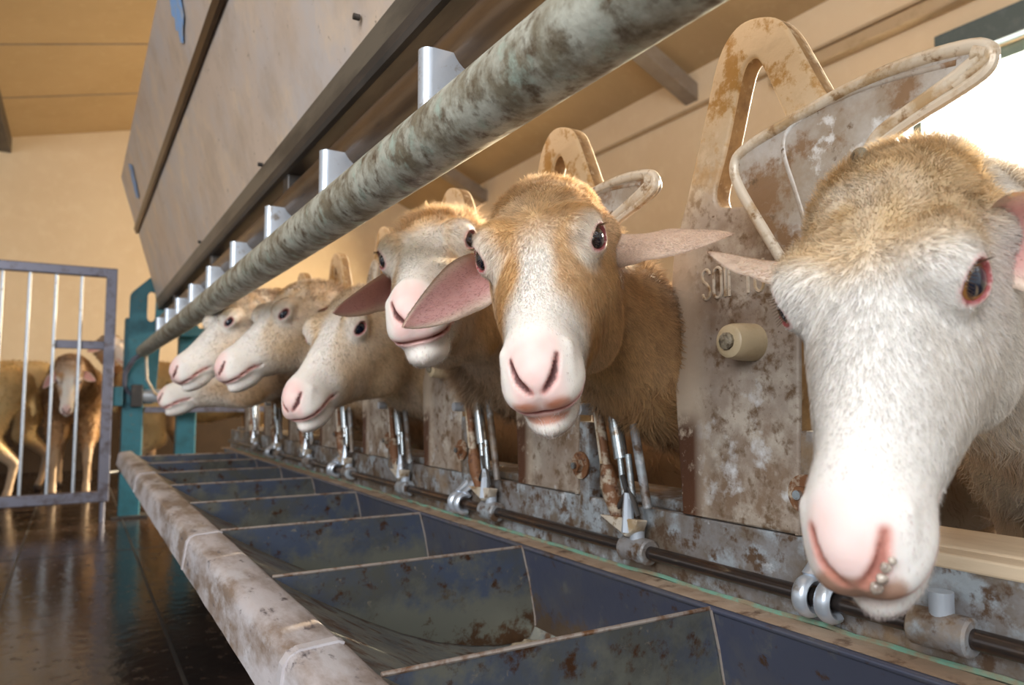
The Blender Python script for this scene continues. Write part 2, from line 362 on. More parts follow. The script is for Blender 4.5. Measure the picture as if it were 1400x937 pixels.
# rolled overlaps where lengths of lip join
for y in (.62, 1.22, 2.3):
    bm = bmesh.new(); strip(bm, [(p[0] - (.0016 if k > 3 else 0), p[1] + (.0018 if k < 5 else 0)) for k, p in enumerate(lip[1:7])], y, y + .012, 1, .003); tobj('lip_joint', bm, M['lip'])
def divider(y):
    pts = [(.207, TZ)] + [(p[0] + .001, p[1] + .002) for p in inner[2:-1]] + [(.5505, TZ)]
    b = bmesh.new()
    f = [b.verts.new((p[0], y - .0012, p[1])) for p in pts]; g = [b.verts.new((p[0], y + .0012, p[1])) for p in pts]
    b.faces.new(f); b.faces.new(g[::-1]); n = len(pts)
    for i in range(n): b.faces.new((f[i], g[i], g[(i + 1) % n], f[(i + 1) % n]))
    o = tobj('divider', b, M['trough'])
    e = bmesh.new(); tube(e, [(.207, y, TZ + .0005), (.551, y, TZ + .0005)], .0022, 8); tobj('rolled_edge', e, M['edge'], True, o)
    w = bmesh.new(); tube(w, [(p[0] - .001, y - .003, p[1]) for p in pts[-4:]], .0016, 6); tobj('weld_seam', w, M['edge'], True, o)
DY = [.541 + PITCH * k for k in range(-2, 8)]
for y in DY: divider(y)
for y in (-.3, 1.1, 2.6, 3.25):
    b = bmesh.new(); box(b, .46, .50, y - .02, y + .02, FLOOR, -.35, .003); box(b, .43, .53, y - .04, y + .04, FLOOR, FLOOR + .006)
    box(b, .40, .56, y - .015, y + .015, -.375, -.346, .002); tobj('leg', b, M['dark'])
bm = bmesh.new(); strip(bm, [(.5545, TZ - .003), (.556, TZ - .001), (.560, TZ), (.590, TZ + .001), (.5945, TZ - .02)], TY0, TY1 + .1, 50, .003, .0004); tobj('rear_ledge', bm, M['ledge'], True)
bm = bmesh.new()
random.seed(3); tube(bm, [(.5920 + random.uniform(-.0010, .0010), TY0 + .03 * k, TZ + .0025 + random.uniform(-.001, .001)) for k in range(128)], .0026, 7); tobj('sealant_bead', bm, M['seal'], True)
# leftover feed in the corners of two compartments
def residue(x, y, z, s, label):
    b = bmesh.new(); bmesh.ops.create_icosphere(b, subdivisions=4, radius=1)
    for v in b.verts:
        n = .12 * math.sin(v.co.x * 9 + y * 7) * math.cos(v.co.y * 8) + random.uniform(-.05, .05)
        v.co = Vector((v.co.x * s * 1.0 * (1 + n), v.co.y * s * 1.3 * (1 + n), max(v.co.z, -.2) * s * .30 * (1 + n)))
    o = obj('feed_residue', b, M['feed'], None, True); o.location = (x, y, z); tag(o, label, 'feed', kind='stuff')
residue(.545, .855, -.338, .030, 'pale leftover feed dust in the corner of the nearest whole trough compartment')

# ================================================================ SILL, PLATES, RODS
SX = .596
bm = bmesh.new(); box(bm, SX, SX + .012, TY0, TY1 + .1, FLOOR + .02, -.130, .002)
sl = empty('headlock_sill', (SX + .05, 1.4, FLOOR), 'long grimy galvanised sill panel under the row of headlock panels', 'sill')
def sobj(name, bm, m, smooth=False):
    o = obj(name, bm, m, None, smooth); o.parent = sl; o.matrix_parent_inverse = Matrix.Translation(-Vector(sl.location)); return o
sobj('sill_face', bm, M['sill'])
for ya, yb, mm in ((TY0, .455, 'plank'), (.457, TY1 + .1, 'sill')):  # near length in pale wood, the rest in the sill colour
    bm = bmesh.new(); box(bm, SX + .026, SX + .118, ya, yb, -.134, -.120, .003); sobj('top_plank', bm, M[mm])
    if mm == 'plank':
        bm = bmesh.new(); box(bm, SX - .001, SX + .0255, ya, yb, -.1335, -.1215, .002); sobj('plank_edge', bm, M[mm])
for y in (-.3, 1.1, 2.3, 3.3):
    bm = bmesh.new(); box(bm, SX + .02, SX + .09, y - .03, y + .03, FLOOR, -.134, .004); sobj('post', bm, M['dark'])

PX = .6055       # centre plane of the plates
outer = [(.466, -.129), (.466, -.1285), (.462, -.038), (.457, .103), (.437, .156), (.400, .189), (.398, .246), (.425, .291), (.458, .362), (.470, .381), (.485, .392), (.513, .401), (.535, .396), (.555, .374), (.584, .286), (.613, .209), (.629, .173), (.634, .126), (.631, .022), (.6215, -.1285), (.6215, -.129), (.6205, -.129), (.467, -.129)]
hole = [(.506, .357), (.519, .351), (.544, .27), (.563, .226), (.560, .210), (.548, .206), (.49, .197), (.459, .2), (.45, .235), (.47, .286), (.497, .35)]
def sh(pts, dy): return [(p[0] + dy, p[1]) for p in pts]
Y0 = .466        # panel local origin in Y
def make_panel():
    root = empty('headlock_panel', (PX, Y0, -.13), 'x', 'headlock panel')
    inv = Vector(root.location)
    def part(name, bm, m, smooth=True, parent=root):
        return obj(name, bm, m, None, smooth) if False else _p(obj(name, bm, m, None, smooth), parent, inv)
    def _p(o, parent, iv):
        me = o.data; me.transform(Matrix.Translation(-iv)); o.parent = parent; return o
    bm = poly_mesh('plate', sh(outer, 0), [sh(hole, 0)], PX, .026, .004)
    pl = part('cast_plate', bm, M['plate']); pl.data.materials.append(M['ochre'])
    for f in pl.data.polygons:
        if abs(f.normal.x) < .25: f.material_index = 1
    pl.data.transform(Matrix.Translation((0, 0, -.13)))      # keep object space z = world z for the stain zones
    pl.location = (0, 0, .13)
    # narrow bracket strip beside the plate with its pivot
    b = bmesh.new(); box(b, PX - .010, PX + .010, Y0 - .024, Y0 - .001, -.15, -.03, .003); part('bracket_strip', b, M['sill'])
    b = bmesh.new(); tube(b, [(PX - .014, .4575, -.089), (PX - .011, .4575, -.089)], .0185, 24); w = part('washer', b, M['rust'])
    b = bmesh.new(); tube(b, [(PX - .022, .4575, -.089), (PX - .013, .4575, -.089)], .0085, 6); part('pivot_nut', b, M['rust'])
    b = bmesh.new(); tube(b, [(PX - .026, .4575, -.089), (PX - .013, .4575, -.089)], .0045, 12); part('pivot_stud', b, M['chrome'])
    # plastic stop knob
    b = bmesh.new(); tube(b, [(PX - .012, .515, .058), (PX - .030, .515, .058), (PX - .042, .515, .058), (PX - .047, .515, .058), (PX - .049, .515, .058)], [.0195, .019, .018, .0165, .013], 32)
    kn = part('stop_knob', b, M['knob'])
    b = bmesh.new(); tube(b, [(PX - .045, .515, .058), (PX - .052, .515, .058), (PX - .0535, .515, .058)], [.0092, .0088, .006], 10); part('knob_bolt', b, M['bolt'])
    # raised lettering: S O I and the start of two more strokes, reading to the right in view (towards -Y)
    xl = PX - .0135; zc = .126; h = .0165; w = .0055
    def arc(c, cz_, rx, rz, a0, a1, n=8): return [(c + rx * math.cos(math.radians(a0 + (a1 - a0) * k / n)), cz_ + rz * math.sin(math.radians(a0 + (a1 - a0) * k / n))) for k in range(n + 1)]
    glyphs = [arc(0, zc + h * .55, w, h * .45, 10, 230) + [(0, zc + .001)] + arc(0, zc - h * .55, w, h * .45, 50, -170),
              arc(.0165, zc + h * .6, w, h * .4, 0, 180) + arc(.0165, zc - h * .6, w, h * .4, 180, 360) + [(.0165 + w, zc + h * .6)],
              [(.0275, zc + h), (.0275, zc - h)], [(.0325, zc + h), (.0325, zc - h)], [(.058, zc + h), (.058, zc - h)],
              [(.067, zc + h)] + arc(.0725, zc - h * .5, w, h * .5, 180, 360) + [(.078, zc + h)]]
    lt = None
    for g in glyphs:
        b = bmesh.new(); tube(b, [(xl, .576 - p[0], p[1]) for p in g], .0018, 6); part('raised_letter', b, M['wingrim'])
    # swinging neck catch (the wing)
    WX = .563
    wo = [(.259, .245), (.262, .254), (.273, .261), (.32, .268), (.375, .266), (.439, .257), (.496, .246), (.504, .232), (.498, .210), (.468, .160), (.440, .115), (.410, .085), (.385, .110), (.365, .165), (.357, .206), (.338, .213), (.315, .221), (.288, .228), (.264, .236)]
    bm = poly_mesh('wing', wo, [], WX, .012, .003)
    wg = part('neck_catch', bm, M['wing'])
    def rimtube(pts, rad, name, m, fl=1.0):
        b = bmesh.new(); tube(b, [(WX - .004, p[0], p[1]) for p in pts], rad, 10); return part(name, b, m, True, wg)
    def smooth_open(pts, it=2):
        for _ in range(it):
            o = [pts[0]]
            for a, c in zip(pts, pts[1:]): o += [(a[0] * .75 + c[0] * .25, a[1] * .75 + c[1] * .25), (a[0] * .25 + c[0] * .75, a[1] * .25 + c[1] * .75)]
            pts = o + [pts[-1]]
        return pts
    wl = chaikin(wo, 2); b = bmesh.new(); cyc = wl + wl[:2]; tube(b, [(WX - .005, p[0], p[1]) for p in cyc], .0046, 8); part('edge_bead', b, M['wingrim'], True, wg)
    top = smooth_open([(.440, .117), (.468, .162), (.498, .212), (.503, .232), (.495, .2455), (.439, .256), (.375, .265), (.32, .267), (.274, .2605), (.263, .254), (.261, .247), (.268, .243), (.288, .236)])
    rimtube(top, .0062, 'outer_rim', M['wingrim'])
    rimtube(smooth_open([(.268, .248), (.288, .2385), (.315, .229), (.338, .221), (.352, .214), (.362, .195), (.366, .17), (.385, .115)]), .0072, 'lower_rim', M['wingrim'])
    rimtube(smooth_open([(.285, .2515), (.347, .2605), (.400, .2585), (.433, .2525), (.4435, .240), (.440, .219), (.431, .193), (.419, .150), (.405, .105)]), .0032, 'stiffening_rib', M['wing'])
    b = bmesh.new(); tube(b, [(PX + .006, .405, .112), (WX - .012, .405, .112)], .011, 16); part('catch_pivot', b, M['rust'])
    # solid tip of the wing: the two rims run together
    b = bmesh.new(); tube(b, [(WX - .004, .272, .2525), (WX - .004, .263, .2495)], [.0085, .007], 12); part('tip', b, M['wingrim'], True, wg)
    return root
panel = make_panel()
plabels = ['nearest headlock panel, pale casting with rust patch and plastic knob beside the white-faced sheep',
           'second headlock panel from the front, its loop and catch behind the tan-faced sheep',
           'third headlock panel, stained grey plate just left of the tan-faced chin',
           'fourth headlock panel, behind the neck of the profile sheep with its mouth closed',
           'fifth headlock panel from the front, below the chin of the dark-eyed profile sheep',
           'sixth headlock panel from the front, thin grey plate over the trough',
           'seventh headlock panel from the front, in the shadow under the far heads',
           'farthest headlock panel, at the trough end nearest the teal frame']
panels = [panel]
for k in range(1, 8):
    c = copy_tree(panel); c.location.y += PITCH * k; panels.append(c)
for p, l in zip(panels, plabels): p['label'] = l
for p in panels: p['group'] = 'headlock panels along the trough'
# the far panels have no catch swung up; those catches hang folded down behind the sheep
for p in panels[2:]:
    for ch in list(p.children):
        if ch.name.startswith('neck_catch'):
            for g in list(ch.children): g.rotation_euler = (0, 0, 0)
            ch.location = Vector((0, 0, 0)); 
            R_ = Matrix.Rotation(math.radians(-62), 4, 'X'); piv = Vector((0, .405 - Y0, .112 + .13))
            ch.matrix_basis = Matrix.Translation(piv) @ R_ @ Matrix.Translation(-piv)
# control rod along the foot of the panels
RZ = -.178; RXX = .581
rd = empty('control_rod', (RXX, 1.4, RZ), 'long dark round steel rod running along the foot of the headlock panels', 'rod')
def robj(name, bm, m, parent=None, smooth=True):
    o = obj(name, bm, m, None, smooth); o.data.transform(Matrix.Translation(-Vector(rd.location))); o.parent = parent or rd; return o
bm = bmesh.new(); tube(bm, [(RXX, TY0, RZ), (RXX, TY1 + .05, RZ)], .0078, 18); robj('rod_bar', bm, M['rod'])
for k in range(-1, 8):
    y = .332 + PITCH * k
    b = bmesh.new(); tube(b, [(RXX, y - .027, RZ), (RXX, y - .025, RZ), (RXX, y + .017, RZ), (RXX, y + .019, RZ)], [.013, .0150, .0150, .013], 24)
    col = robj('collar', b, M['sill'])
    b = bmesh.new(); tube(b, [(RXX, y - .004, RZ + .008), (RXX, y - .004, RZ + .030)], .009, 16); robj('collar_stub', b, M['zinc'], col)
for k in (0, 2, 4, 6):
    for dy in (.447, .424):
        y = dy + PITCH * k
        pts = []
        for j in range(15):
            a = math.radians(-70 - j * 17); pts.append((RXX + .0145 * math.cos(a), y, RZ + .0145 * math.sin(a)))
        pts = pts[::1]
        pts += [(RXX + .001, y, RZ + .020), (RXX + .010, y, RZ + .026), (RXX + .022, y, RZ + .038)]
        b = bmesh.new(); tube(b, pts, .0052, 10, True, 1.5); robj('retaining_hook', b, M['zinc'])

# upright latch linkage between neighbouring panels
def make_linkage():
    root = empty('latch_linkage', (.575, .68, RZ + .02), 'x', 'latch linkage')
    iv = Vector(root.location)
    def part(name, b, m, parent=root):
        o = obj(name, b, m, None, True); o.data.transform(Matrix.Translation(-iv)); o.parent = parent; return o
    X = .577
    b = bmesh.new(); tube(b, [(X - .004, .757, .035), (X - .004, .732, -.086)], .0062, 14); part('rusty_bar', b, M['rust'])
    b = bmesh.new(); tube(b, [(X - .0095, .759, .035), (X - .0095, .735, -.080)], .0022, 8); part('worn_edge', b, M['wingrim'])
    b = bmesh.new(); tube(b, [(X - .004, .732, -.082), (X - .004, .727, -.100), (X - .003, .722, -.120), (X - .002, .714, -.146)], [.0075, .0115, .0115, .006], 14); part('flared_foot', b, M['rust'])
    b = bmesh.new(); tube(b, [(X, .736, .045), (X, .708, -.072)], .0088, 18); ct = part('chrome_tube', b, M['chrome'])
    b = bmesh.new()
    for y0, y1 in ((.712, .701), (.696, .686)):
        tube(b, [(X - .001, y0 - .002, -.066), (X - .001, y1, -.118)], .0042, 10)
    part('fork', b, M['chrome'], ct)
    b = bmesh.new(); tube(b, [(X - .002, .704, -.092), (X - .002, .696, -.110)], .0036, 8); part('slot', b, M['dark'], ct)
    b = bmesh.new(); tube(b, [(X + .006, .708, .04), (X + .006, .668, -.128)], .0055, 14); part('grey_tube', b, M['sill'])
    b = bmesh.new(); tube(b, [(X - .003, .690, -.105), (X - .003, .716, -.137)], .003, 8); tube(b, [(X - .003, .690, -.105), (X - .003, .674, -.137)], .003, 8)
    part('toggle_links', b, M['dark'])
    b = bmesh.new()
    vs = [(.742, -.143), (.669, -.140), (.675, -.153), (.690, -.163)]
    f0 = [b.verts.new((X - .010, p[0], p[1])) for p in vs]; f1 = [b.verts.new((X + .008, p[0], p[1] - .002)) for p in vs]
    b.faces.new(f0); b.faces.new(f1[::-1])
    for i in range(4): b.faces.new((f0[i], f0[(i + 1) % 4], f1[(i + 1) % 4], f1[i]))
    bmesh.ops.bevel(b, geom=b.edges[:], offset=.0015, segments=1, affect='EDGES')
    part('base_bracket', b, M['wingrim'])
    b = bmesh.new(); tube(b, [(X - .002, .694, -.112), (X - .006, .690, -.158)], [.005, .008], 8); part('bracket_web', b, M['zinc'])
    b = bmesh.new(); tube(b, [(X, .758, -.012), (X - .028, .758, -.012)], [.0085, .0075], 14); part('side_bolt', b, M['zinc'])
    b = bmesh.new(); tube(b, [(X, .752, .046), (X - .012, .756, .052), (X - .018, .758, .054)], [.006, .0075, .004], 12); part('upper_pin', b, M['dark'])
    return root
lk = make_linkage()
llabels = ['steel latch linkage with rusty bar, below right of the tan-faced chin',
           'tall chrome latch linkage standing left of the tan-faced sheep, with hooks at its foot',
           'chrome latch linkage under the jaw of the profile sheep nearest the camera',
           'latch linkage in shadow, fourth along the rod from the front',
           'small dim latch linkage, fifth along the rod from the front',
           'tiny dim latch linkage, sixth along the rod from the front',
           'tiny dim latch linkage at the far end of the rod']
links = [lk] + [copy_tree(lk) for _ in range(6)]
for k, (o, l) in enumerate(zip(links, llabels)):
    o.location.y += PITCH * k; o['label'] = l; o['group'] = 'latch linkages along the rod'

# ================================================================ OVERHEAD RAIL
rl = empty('overhead_rail', (.30, 2.0, .24), 'long mottled galvanised pipe rail over the heads, on bright zinc brackets', 'rail')
def railp(name, bm, m, parent=None, smooth=True):
    o = obj(name, bm, m, None, smooth); o.data.transform(Matrix.Translation(-Vector(rl.location))); o.parent = parent or rl; return o
bm = bmesh.new(); tube(bm, [(.277, y, .240) for y in np.linspace(-.4, 4.02, 60)], .0305, 48); railp('rail_pipe', bm, M['pipe'])
bm = bmesh.new(); tube(bm, [(.368, y, .388) for y in np.linspace(-.4, 4.10, 30)], .0355, 40); railp('upper_tube', bm, M['brown'])
for k in range(0, 9):
    y = .689 + .371 * k
    if y > 4.0: break
    b = bmesh.new()
    strip_pts = [(.362, 0), (.330, 0)] + [(.312 - .009 * math.sin(a), .009 - .009 * math.cos(a)) for a in np.linspace(0, math.pi, 9)] + [(.318, .018)]
    # rounded channel section standing upright
    z0, z1 = .286, .379
    n = len(strip_pts); lo = []; hi = []
    prof = strip_pts
    th = .0025
    outp = []
    for i in range(n):
        d = Vector(prof[min(i + 1, n - 1)]) - Vector(prof[max(i - 1, 0)]); d.normalize(); outp.append((prof[i][0] - d.y * th, prof[i][1] + d.x * th))
    loop = prof + outp[::-1]
    a_ = [b.verts.new((p[0], y + p[1], z0)) for p in loop]; c_ = [b.verts.new((p[0], y + p[1], z1 - .006 + (.0 if p[0] < .33 else -.0))) for p in loop]
    for i in range(len(loop)):
        j = (i + 1) % len(loop); b.faces.new((a_[i], a_[j], c_[j], c_[i]))
    b.faces.new(a_); b.faces.new(c_[::-1])
    railp('spacer_bracket', b, M['zinc'])
# bent steel hook and bar at the far end of the pipe
bm = bmesh.new(); tube(bm, [(.285, 4.0, .235), (.24, 4.04, .20), (.205, 4.07, .13), (.205, 4.09, .06), (.25, 4.11, .01), (.33, 4.12, -.01)], .012, 12); railp('end_bend', bm, M['gate'])
bm = bmesh.new(); tube(bm, [(.29, 4.0, .22), (.30, 4.03, .10), (.34, 4.05, .03), (.42, 4.06, .0)], .007, 10); railp('end_cable', bm, M['wingrim'])

# ================================================================ FEED HOOD
hd = empty('feed_hood', (.25, 2.0, .5), 'large leaning dusty stainless sheet hood above the rail', 'hood')
def hp(name, bm, m, smooth=False):
    o = obj(name, bm, m, None, smooth); o.data.transform(Matrix.Translation(-Vector(hd.location))); o.parent = hd; return o
def hx(z): return .331 - .30 * (z - .50)
bm = bmesh.new(); strip(bm, [(hx(.495), .495), (hx(.825), .825)], -.4, 4.0, 24, .004, .0005); hp('lower_sheet', bm, M['hood'])
bm = bmesh.new(); strip(bm, [(hx(.825) - .004, .825), (hx(1.09) - .004, 1.09)], -.4, 4.0, 24, .004, .0005); hp('upper_sheet', bm, M['hood'])
bm = bmesh.new(); strip(bm, [(hx(.815) - .006, .815), (hx(.815) - .014, .819), (hx(.842) - .014, .842), (hx(.842) - .005, .845)], -.4, 4.002, 1, .003); hp('seam_strip', bm, M['brown'])
bm = bmesh.new(); strip(bm, [(hx(.475) - .002, .462), (hx(.475) - .006, .475), (hx(.500) - .006, .500), (hx(.500) + .004, .502)], -.4, 4.02, 1, .003); hp('bottom_bead', bm, M['angle'])
bm = bmesh.new(); strip(bm, [(.410, .453), (.345, .447), (.337, .449), (.3335, .456), (.3335, .472)], -.4, 4.02, 1, .004); hp('bottom_angle', bm, M['dark'])
# back side of the hopper so it is a real body seen from elsewhere
bm = bmesh.new(); strip(bm, [(.410, .453), (.44, .60), (.52, 1.09)], -.4, 4.0, 1, .004); hp('rear_sheet', bm, M['hood'])
bm = bmesh.new()
vs = [bm.verts.new(v) for v in ((hx(.5), 4.0, .5), (.41, 4.0, .455), (.52, 4.0, 1.09), (hx(1.09), 4.0, 1.09))]
vs2 = [bm.verts.new(v.co + Vector((0, .004, 0))) for v in vs]
bm.faces.new(vs); bm.faces.new(vs2[::-1])
for i in range(4): bm.faces.new((vs[i], vs[(i + 1) % 4], vs2[(i + 1) % 4], vs2[i]))
hp('end_sheet', bm, M['hood'])
for y in (.35, 1.25, 2.2, 3.2):
    bm = bmesh.new(); box(bm, .345, .400, y + .20, y + .24, .405, .450, .003); hp('hanger', bm, M['dark'])
def paint(pts_yz, name='paint_smear'):
    b = bmesh.new()
    off = .0095
    f = [b.verts.new((hx(z) - off, y, z)) for y, z in pts_yz]; g = [b.verts.new((hx(z) - off + .0008, y, z)) for y, z in pts_yz]
    b.faces.new(f); b.faces.new(g[::-1])
    for i in range(len(f)): b.faces.new((f[i], f[(i + 1) % len(f)], g[(i + 1) % len(g)], g[i]))
    hp(name, b, M['bluepaint'])
paint([(1.952, 1.050), (1.80, 1.05), (1.84, .985), (1.875, .965), (1.89, .935), (1.93, .925), (1.97, .905), (2.0, .918), (1.985, .94), (2.01, .953), (1.985, .972), (2.01, .99), (1.99, 1.01)])
paint([(3.576, 1.040), (3.49, 1.010), (3.522, .935), (3.565, .89), (3.640, .905), (3.613, .983)])
for y, z in ((.95, .53), (1.6, .505), (2.5, .505)):
    bm = bmesh.new(); tube(bm, [(hx(z) - .003, y, z), (hx(z) - .012, y, z)], .0045, 10); hp('rivet', bm, M['dark'], True)

# ================================================================ TEAL END FRAME AND GATE
tf = empty('teal_frame', (.35, 4.15, FLOOR), 'teal painted steel end frame at the far end of the trough', 'frame')
def tp(name, bm, m, parent=None, smooth=False):
    o = obj(name, bm, m, None, smooth); o.data.transform(Matrix.Translation(-Vector(tf.location))); o.parent = parent or tf; return o
bm = bmesh.new(); box(bm, .20, .295, 4.11, 4.19, FLOOR, .41, .006); tp('post', bm, M['teal'])
bm = bmesh.new(); box(bm, .464, .56, 4.25, 4.33, FLOOR, .40, .006); tp('post', bm, M['teal'])
# gusset plate, cut in the XZ plane with a slot
out = [(.215, -.02), (.215, .53), (.34, .655), (.52, .70), (.52, .40), (.40, .33), (.36, .28), (.345, -.02)]
slot = [(.295, .41), (.295, .53), (.305, .545), (.325, .545), (.332, .53), (.332, .41), (.322, .395), (.305, .395)]
bm = poly_mesh('gusset', out, [slot], 0, .012, .002)
for v in bm.verts: v.co = Vector((v.co.y, 4.10 + v.co.x, v.co.z))
tp('gusset_plate', bm, M['teal'])
bm = bmesh.new(); box(bm, .335, .60, 4.12, 4.18, .33, .375, .004); tp('cross_rail', bm, M['teal'])
bm = bmesh.new(); box(bm, .155, .20, 4.06, 4.14, -.03, .065, .005); tp('tube_end', bm, M['teal'])
bm = bmesh.new(); box(bm, .235, .285, 4.04, 4.11, -.035, .075, .004); tp('clamp', bm, M['dark'])
bm = bmesh.new(); tube(bm, [(.285, 4.09, .02), (1.4, 4.09, .02)], .033, 20); tp('roller_bar', bm, M['zinc'], None, True)
bm = bmesh.new(); box(bm, .30, 1.4, 4.10, 4.16, -.065, -.035, .003); tp('lower_rail', bm, M['gate'])
bm = bmesh.new(); box(bm, .17, .33, 4.08, 4.22, FLOOR, FLOOR + .012, .002); tp('foot_plate', bm, M['dark'])

GY = 4.05
gt = empty('steel_gate', (-.3, GY, FLOOR), 'blue-grey tubular steel gate with round vertical bars at left', 'gate')
def gp(name, bm, m, smooth=False):
    o = obj(name, bm, m, None, smooth); o.data.transform(Matrix.Translation(-Vector(gt.location))); o.parent = gt; return o
bm = bmesh.new(); box(bm, -1.0, .155, GY - .02, GY + .02, .595, .640, .004); gp('top_rail', bm, M['gate'])
bm = bmesh.new(); box(bm, -1.0, .155, GY - .02, GY + .02, -.485, -.435, .004); gp('bottom_rail', bm, M['gate'])
bm = bmesh.new(); box(bm, .108, .155, GY - .021, GY + .021, -.484, .639, .004); gp('stile', bm, M['gate'])
bm = bmesh.new(); box(bm, -1.0, -.955, GY - .021, GY + .021, FLOOR, .639, .004); gp('stile', bm, M['gate'])
for k in range(8):
    x = .006 - .105 * k
    if x < -.93: break
    bm = bmesh.new(); tube(bm, [(x, GY, -.44), (x, GY, .60)], .0072, 14); gp('bar', bm, M['zinc'], True)
bm = bmesh.new(); box(bm, -.095, .110, GY + .022, GY + .045, .245, .285, .003); gp('cross_brace', bm, M['gate'])
bm = bmesh.new(); tube(bm, [(.13, GY, FLOOR), (.13, GY, -.46)], .012, 12); gp('drop_bolt', bm, M['gate'], True)
bm = bmesh.new(); tube(bm, [(.150, GY, -.35), (.21, 4.12, -.35)], .010, 10); gp('hinge_pin', bm, M['dark'], True)

# ================================================================ SHEEP
def smin(a, b, k):
    h = np.clip(.5 + .5 * (b - a) / k, 0, 1); return b * (1 - h) + a * h - k * h * (1 - h)
def smax(a, b, k): return -smin(-a, -b, k)
def ell(P, c, r, Rm=None):
    q = P - np.asarray(c)
    if Rm is not None: q = q @ Rm
    r = np.asarray(r); k0 = np.linalg.norm(q / r, axis=-1); k1 = np.linalg.norm(q / r ** 2, axis=-1)
    return k0 * (k0 - 1) / np.maximum(k1, 1e-9)
def cone(P, a, b, ra, rb):
    a = np.asarray(a); b = np.asarray(b); ab = b - a
    t = np.clip(((P - a) @ ab) / (ab @ ab), 0, 1)
    return np.linalg.norm(P - a - t[..., None] * ab, axis=-1) - (ra + (rb - ra) * t)
def sst(x, a, b):
    t = np.clip((x - a) / (b - a), 0, 1); return t * t * (3 - 2 * t)
_G = np.random.default_rng(11).random((32, 32, 32))
def vn(P, s):
    """smooth 3D value noise, 0..1"""
    q = P * s; i = np.floor(q).astype(int); f = q - i; f = f * f * (3 - 2 * f)
    o = 0
    for dx in (0, 1):
        for dy in (0, 1):
            for dz in (0, 1):
                w = (f[..., 0] if dx else 1 - f[..., 0]) * (f[..., 1] if dy else 1 - f[..., 1]) * (f[..., 2] if dz else 1 - f[..., 2])
                o = o + w * _G[(i[..., 0] + dx) % 32, (i[..., 1] + dy) % 32, (i[..., 2] + dz) % 32]
    return o

HX = np.array([-.06, -.02, .02, .06, .095, .125, .155, .19, .22, .25, .275])
HT = np.array([.058, .078, .089, .088, .077, .064, .052, .040, .031, .020, .000])
HB = np.array([-.085, -.098, -.102, -.097, -.088, -.076, -.066, -.058, -.056, -.052, -.040])
HW = np.array([.048, .057, .063, .062, .057, .051, .043, .0355, .029, .025, .015])
EYE_C = np.array([.117, .0440, .0490]); EYE_OUT = np.array([.46, .86, .17]); EYE_OUT = EYE_OUT / np.linalg.norm(EYE_OUT)
EYE_LONG = np.cross(np.array([0, 0, 1.]), EYE_OUT); EYE_LONG = np.cross(EYE_OUT, np.cross(np.array([1., 0, -.35]), EYE_OUT)); EYE_LONG /= np.linalg.norm(EYE_LONG)
EYE_UP = np.cross(EYE_OUT, EYE_LONG)
EYE_R = .0156
ECUT = [.0110, .0140, .0098]
EM = np.stack([EYE_OUT, EYE_LONG, EYE_UP], 1)

def mouth_z(x): return -.0335 + .0055 * sst(x, .27, .215) + .004 * np.sin((x - .2) * 40)

def head_sdf(P):
    """P in head space (x to the nose, y left, z up)"""
    x = P[..., 0]; ay = np.abs(P[..., 1]); z = P[..., 2]
    t = np.interp(x, HX, HT); b = np.interp(x, HX, HB); w = np.interp(x, HX, HW)
    zc = (t + b) / 2; h = (t - b) / 2
    zn = (z - zc) / h
    ww = w * (1.0 - .22 * np.clip(-zn, 0, 1.2) ** 1.3 - .10 * sst(x, .12, .20) * np.clip(zn, 0, 1))
    q = (np.abs(ay / ww) ** 2.25 + np.abs(zn) ** 2.25) ** (1 / 2.25)
    d = (q - 1) * np.minimum(w, h) * .93
    d = smax(d, x - .268, .02); d = smax(d, -.055 - x, .03)
    Q = np.stack([x, ay, z], -1)
    d = smin(d, ell(Q, (.246, 0, -.010), (.038, .027, .031)), .020)        # muzzle pad
    d = smin(d, ell(Q, (.251, .0125, -.022), (.028, .0175, .016)), .010)     # upper lip
    d = smin(d, ell(Q, (.236, 0, -.050), (.038, .022, .016)), .008)        # lower jaw tip
    d = smin(d, ell(Q, (.05, .028, -.055), (.055, .026, .042)), .02)       # cheek, jaw angle
    d = smin(d, ell(Q, (.03, .0, .056), (.05, .046, .031)), .02)           # poll
    d = smin(d, ell(Q, (.104, .038, .062), (.030, .020, .017)), .012)      # brow ridge
    d = smin(d, np.linalg.norm(Q - EYE_C, axis=-1) - .0180, .011)          # eyelids
    d = smin(d, ell(Q, (.030, .054, .028), (.022, .016, .020)), .012)      # ear root
    # eye opening: almond cut
    cut = ell(Q, EYE_C + EYE_OUT * .0170, ECUT, EM)
    d = smax(d, -cut, .0015)
    # nostrils: comma slits
    n1 = cone(Q, (.2845, .0050, -.013), (.2775, .0135, -.004), .0020, .0028); n2 = cone(Q, (.2775, .0135, -.004), (.267, .0180, .0085), .0028, .0014)
    d = smax(d, -np.minimum(n1, n2), .003)
    # wing of the nostril
    d = smin(d, cone(Q, (.262, .0205, -.008), (.250, .0235, .006), .005, .004), .006)
    # split of the upper lip
    d = smax(d, -cone(Q, (.2885, 0, -.012), (.281, 0, -.034), .0024, .0024), .003)
    # mouth line
    mz = mouth_z(x)
    ms = np.maximum(np.abs(z - mz) - .0011, .198 - x)
    d = smax(d, -np.maximum(ms, -(d + .007)), .0022)
    return d

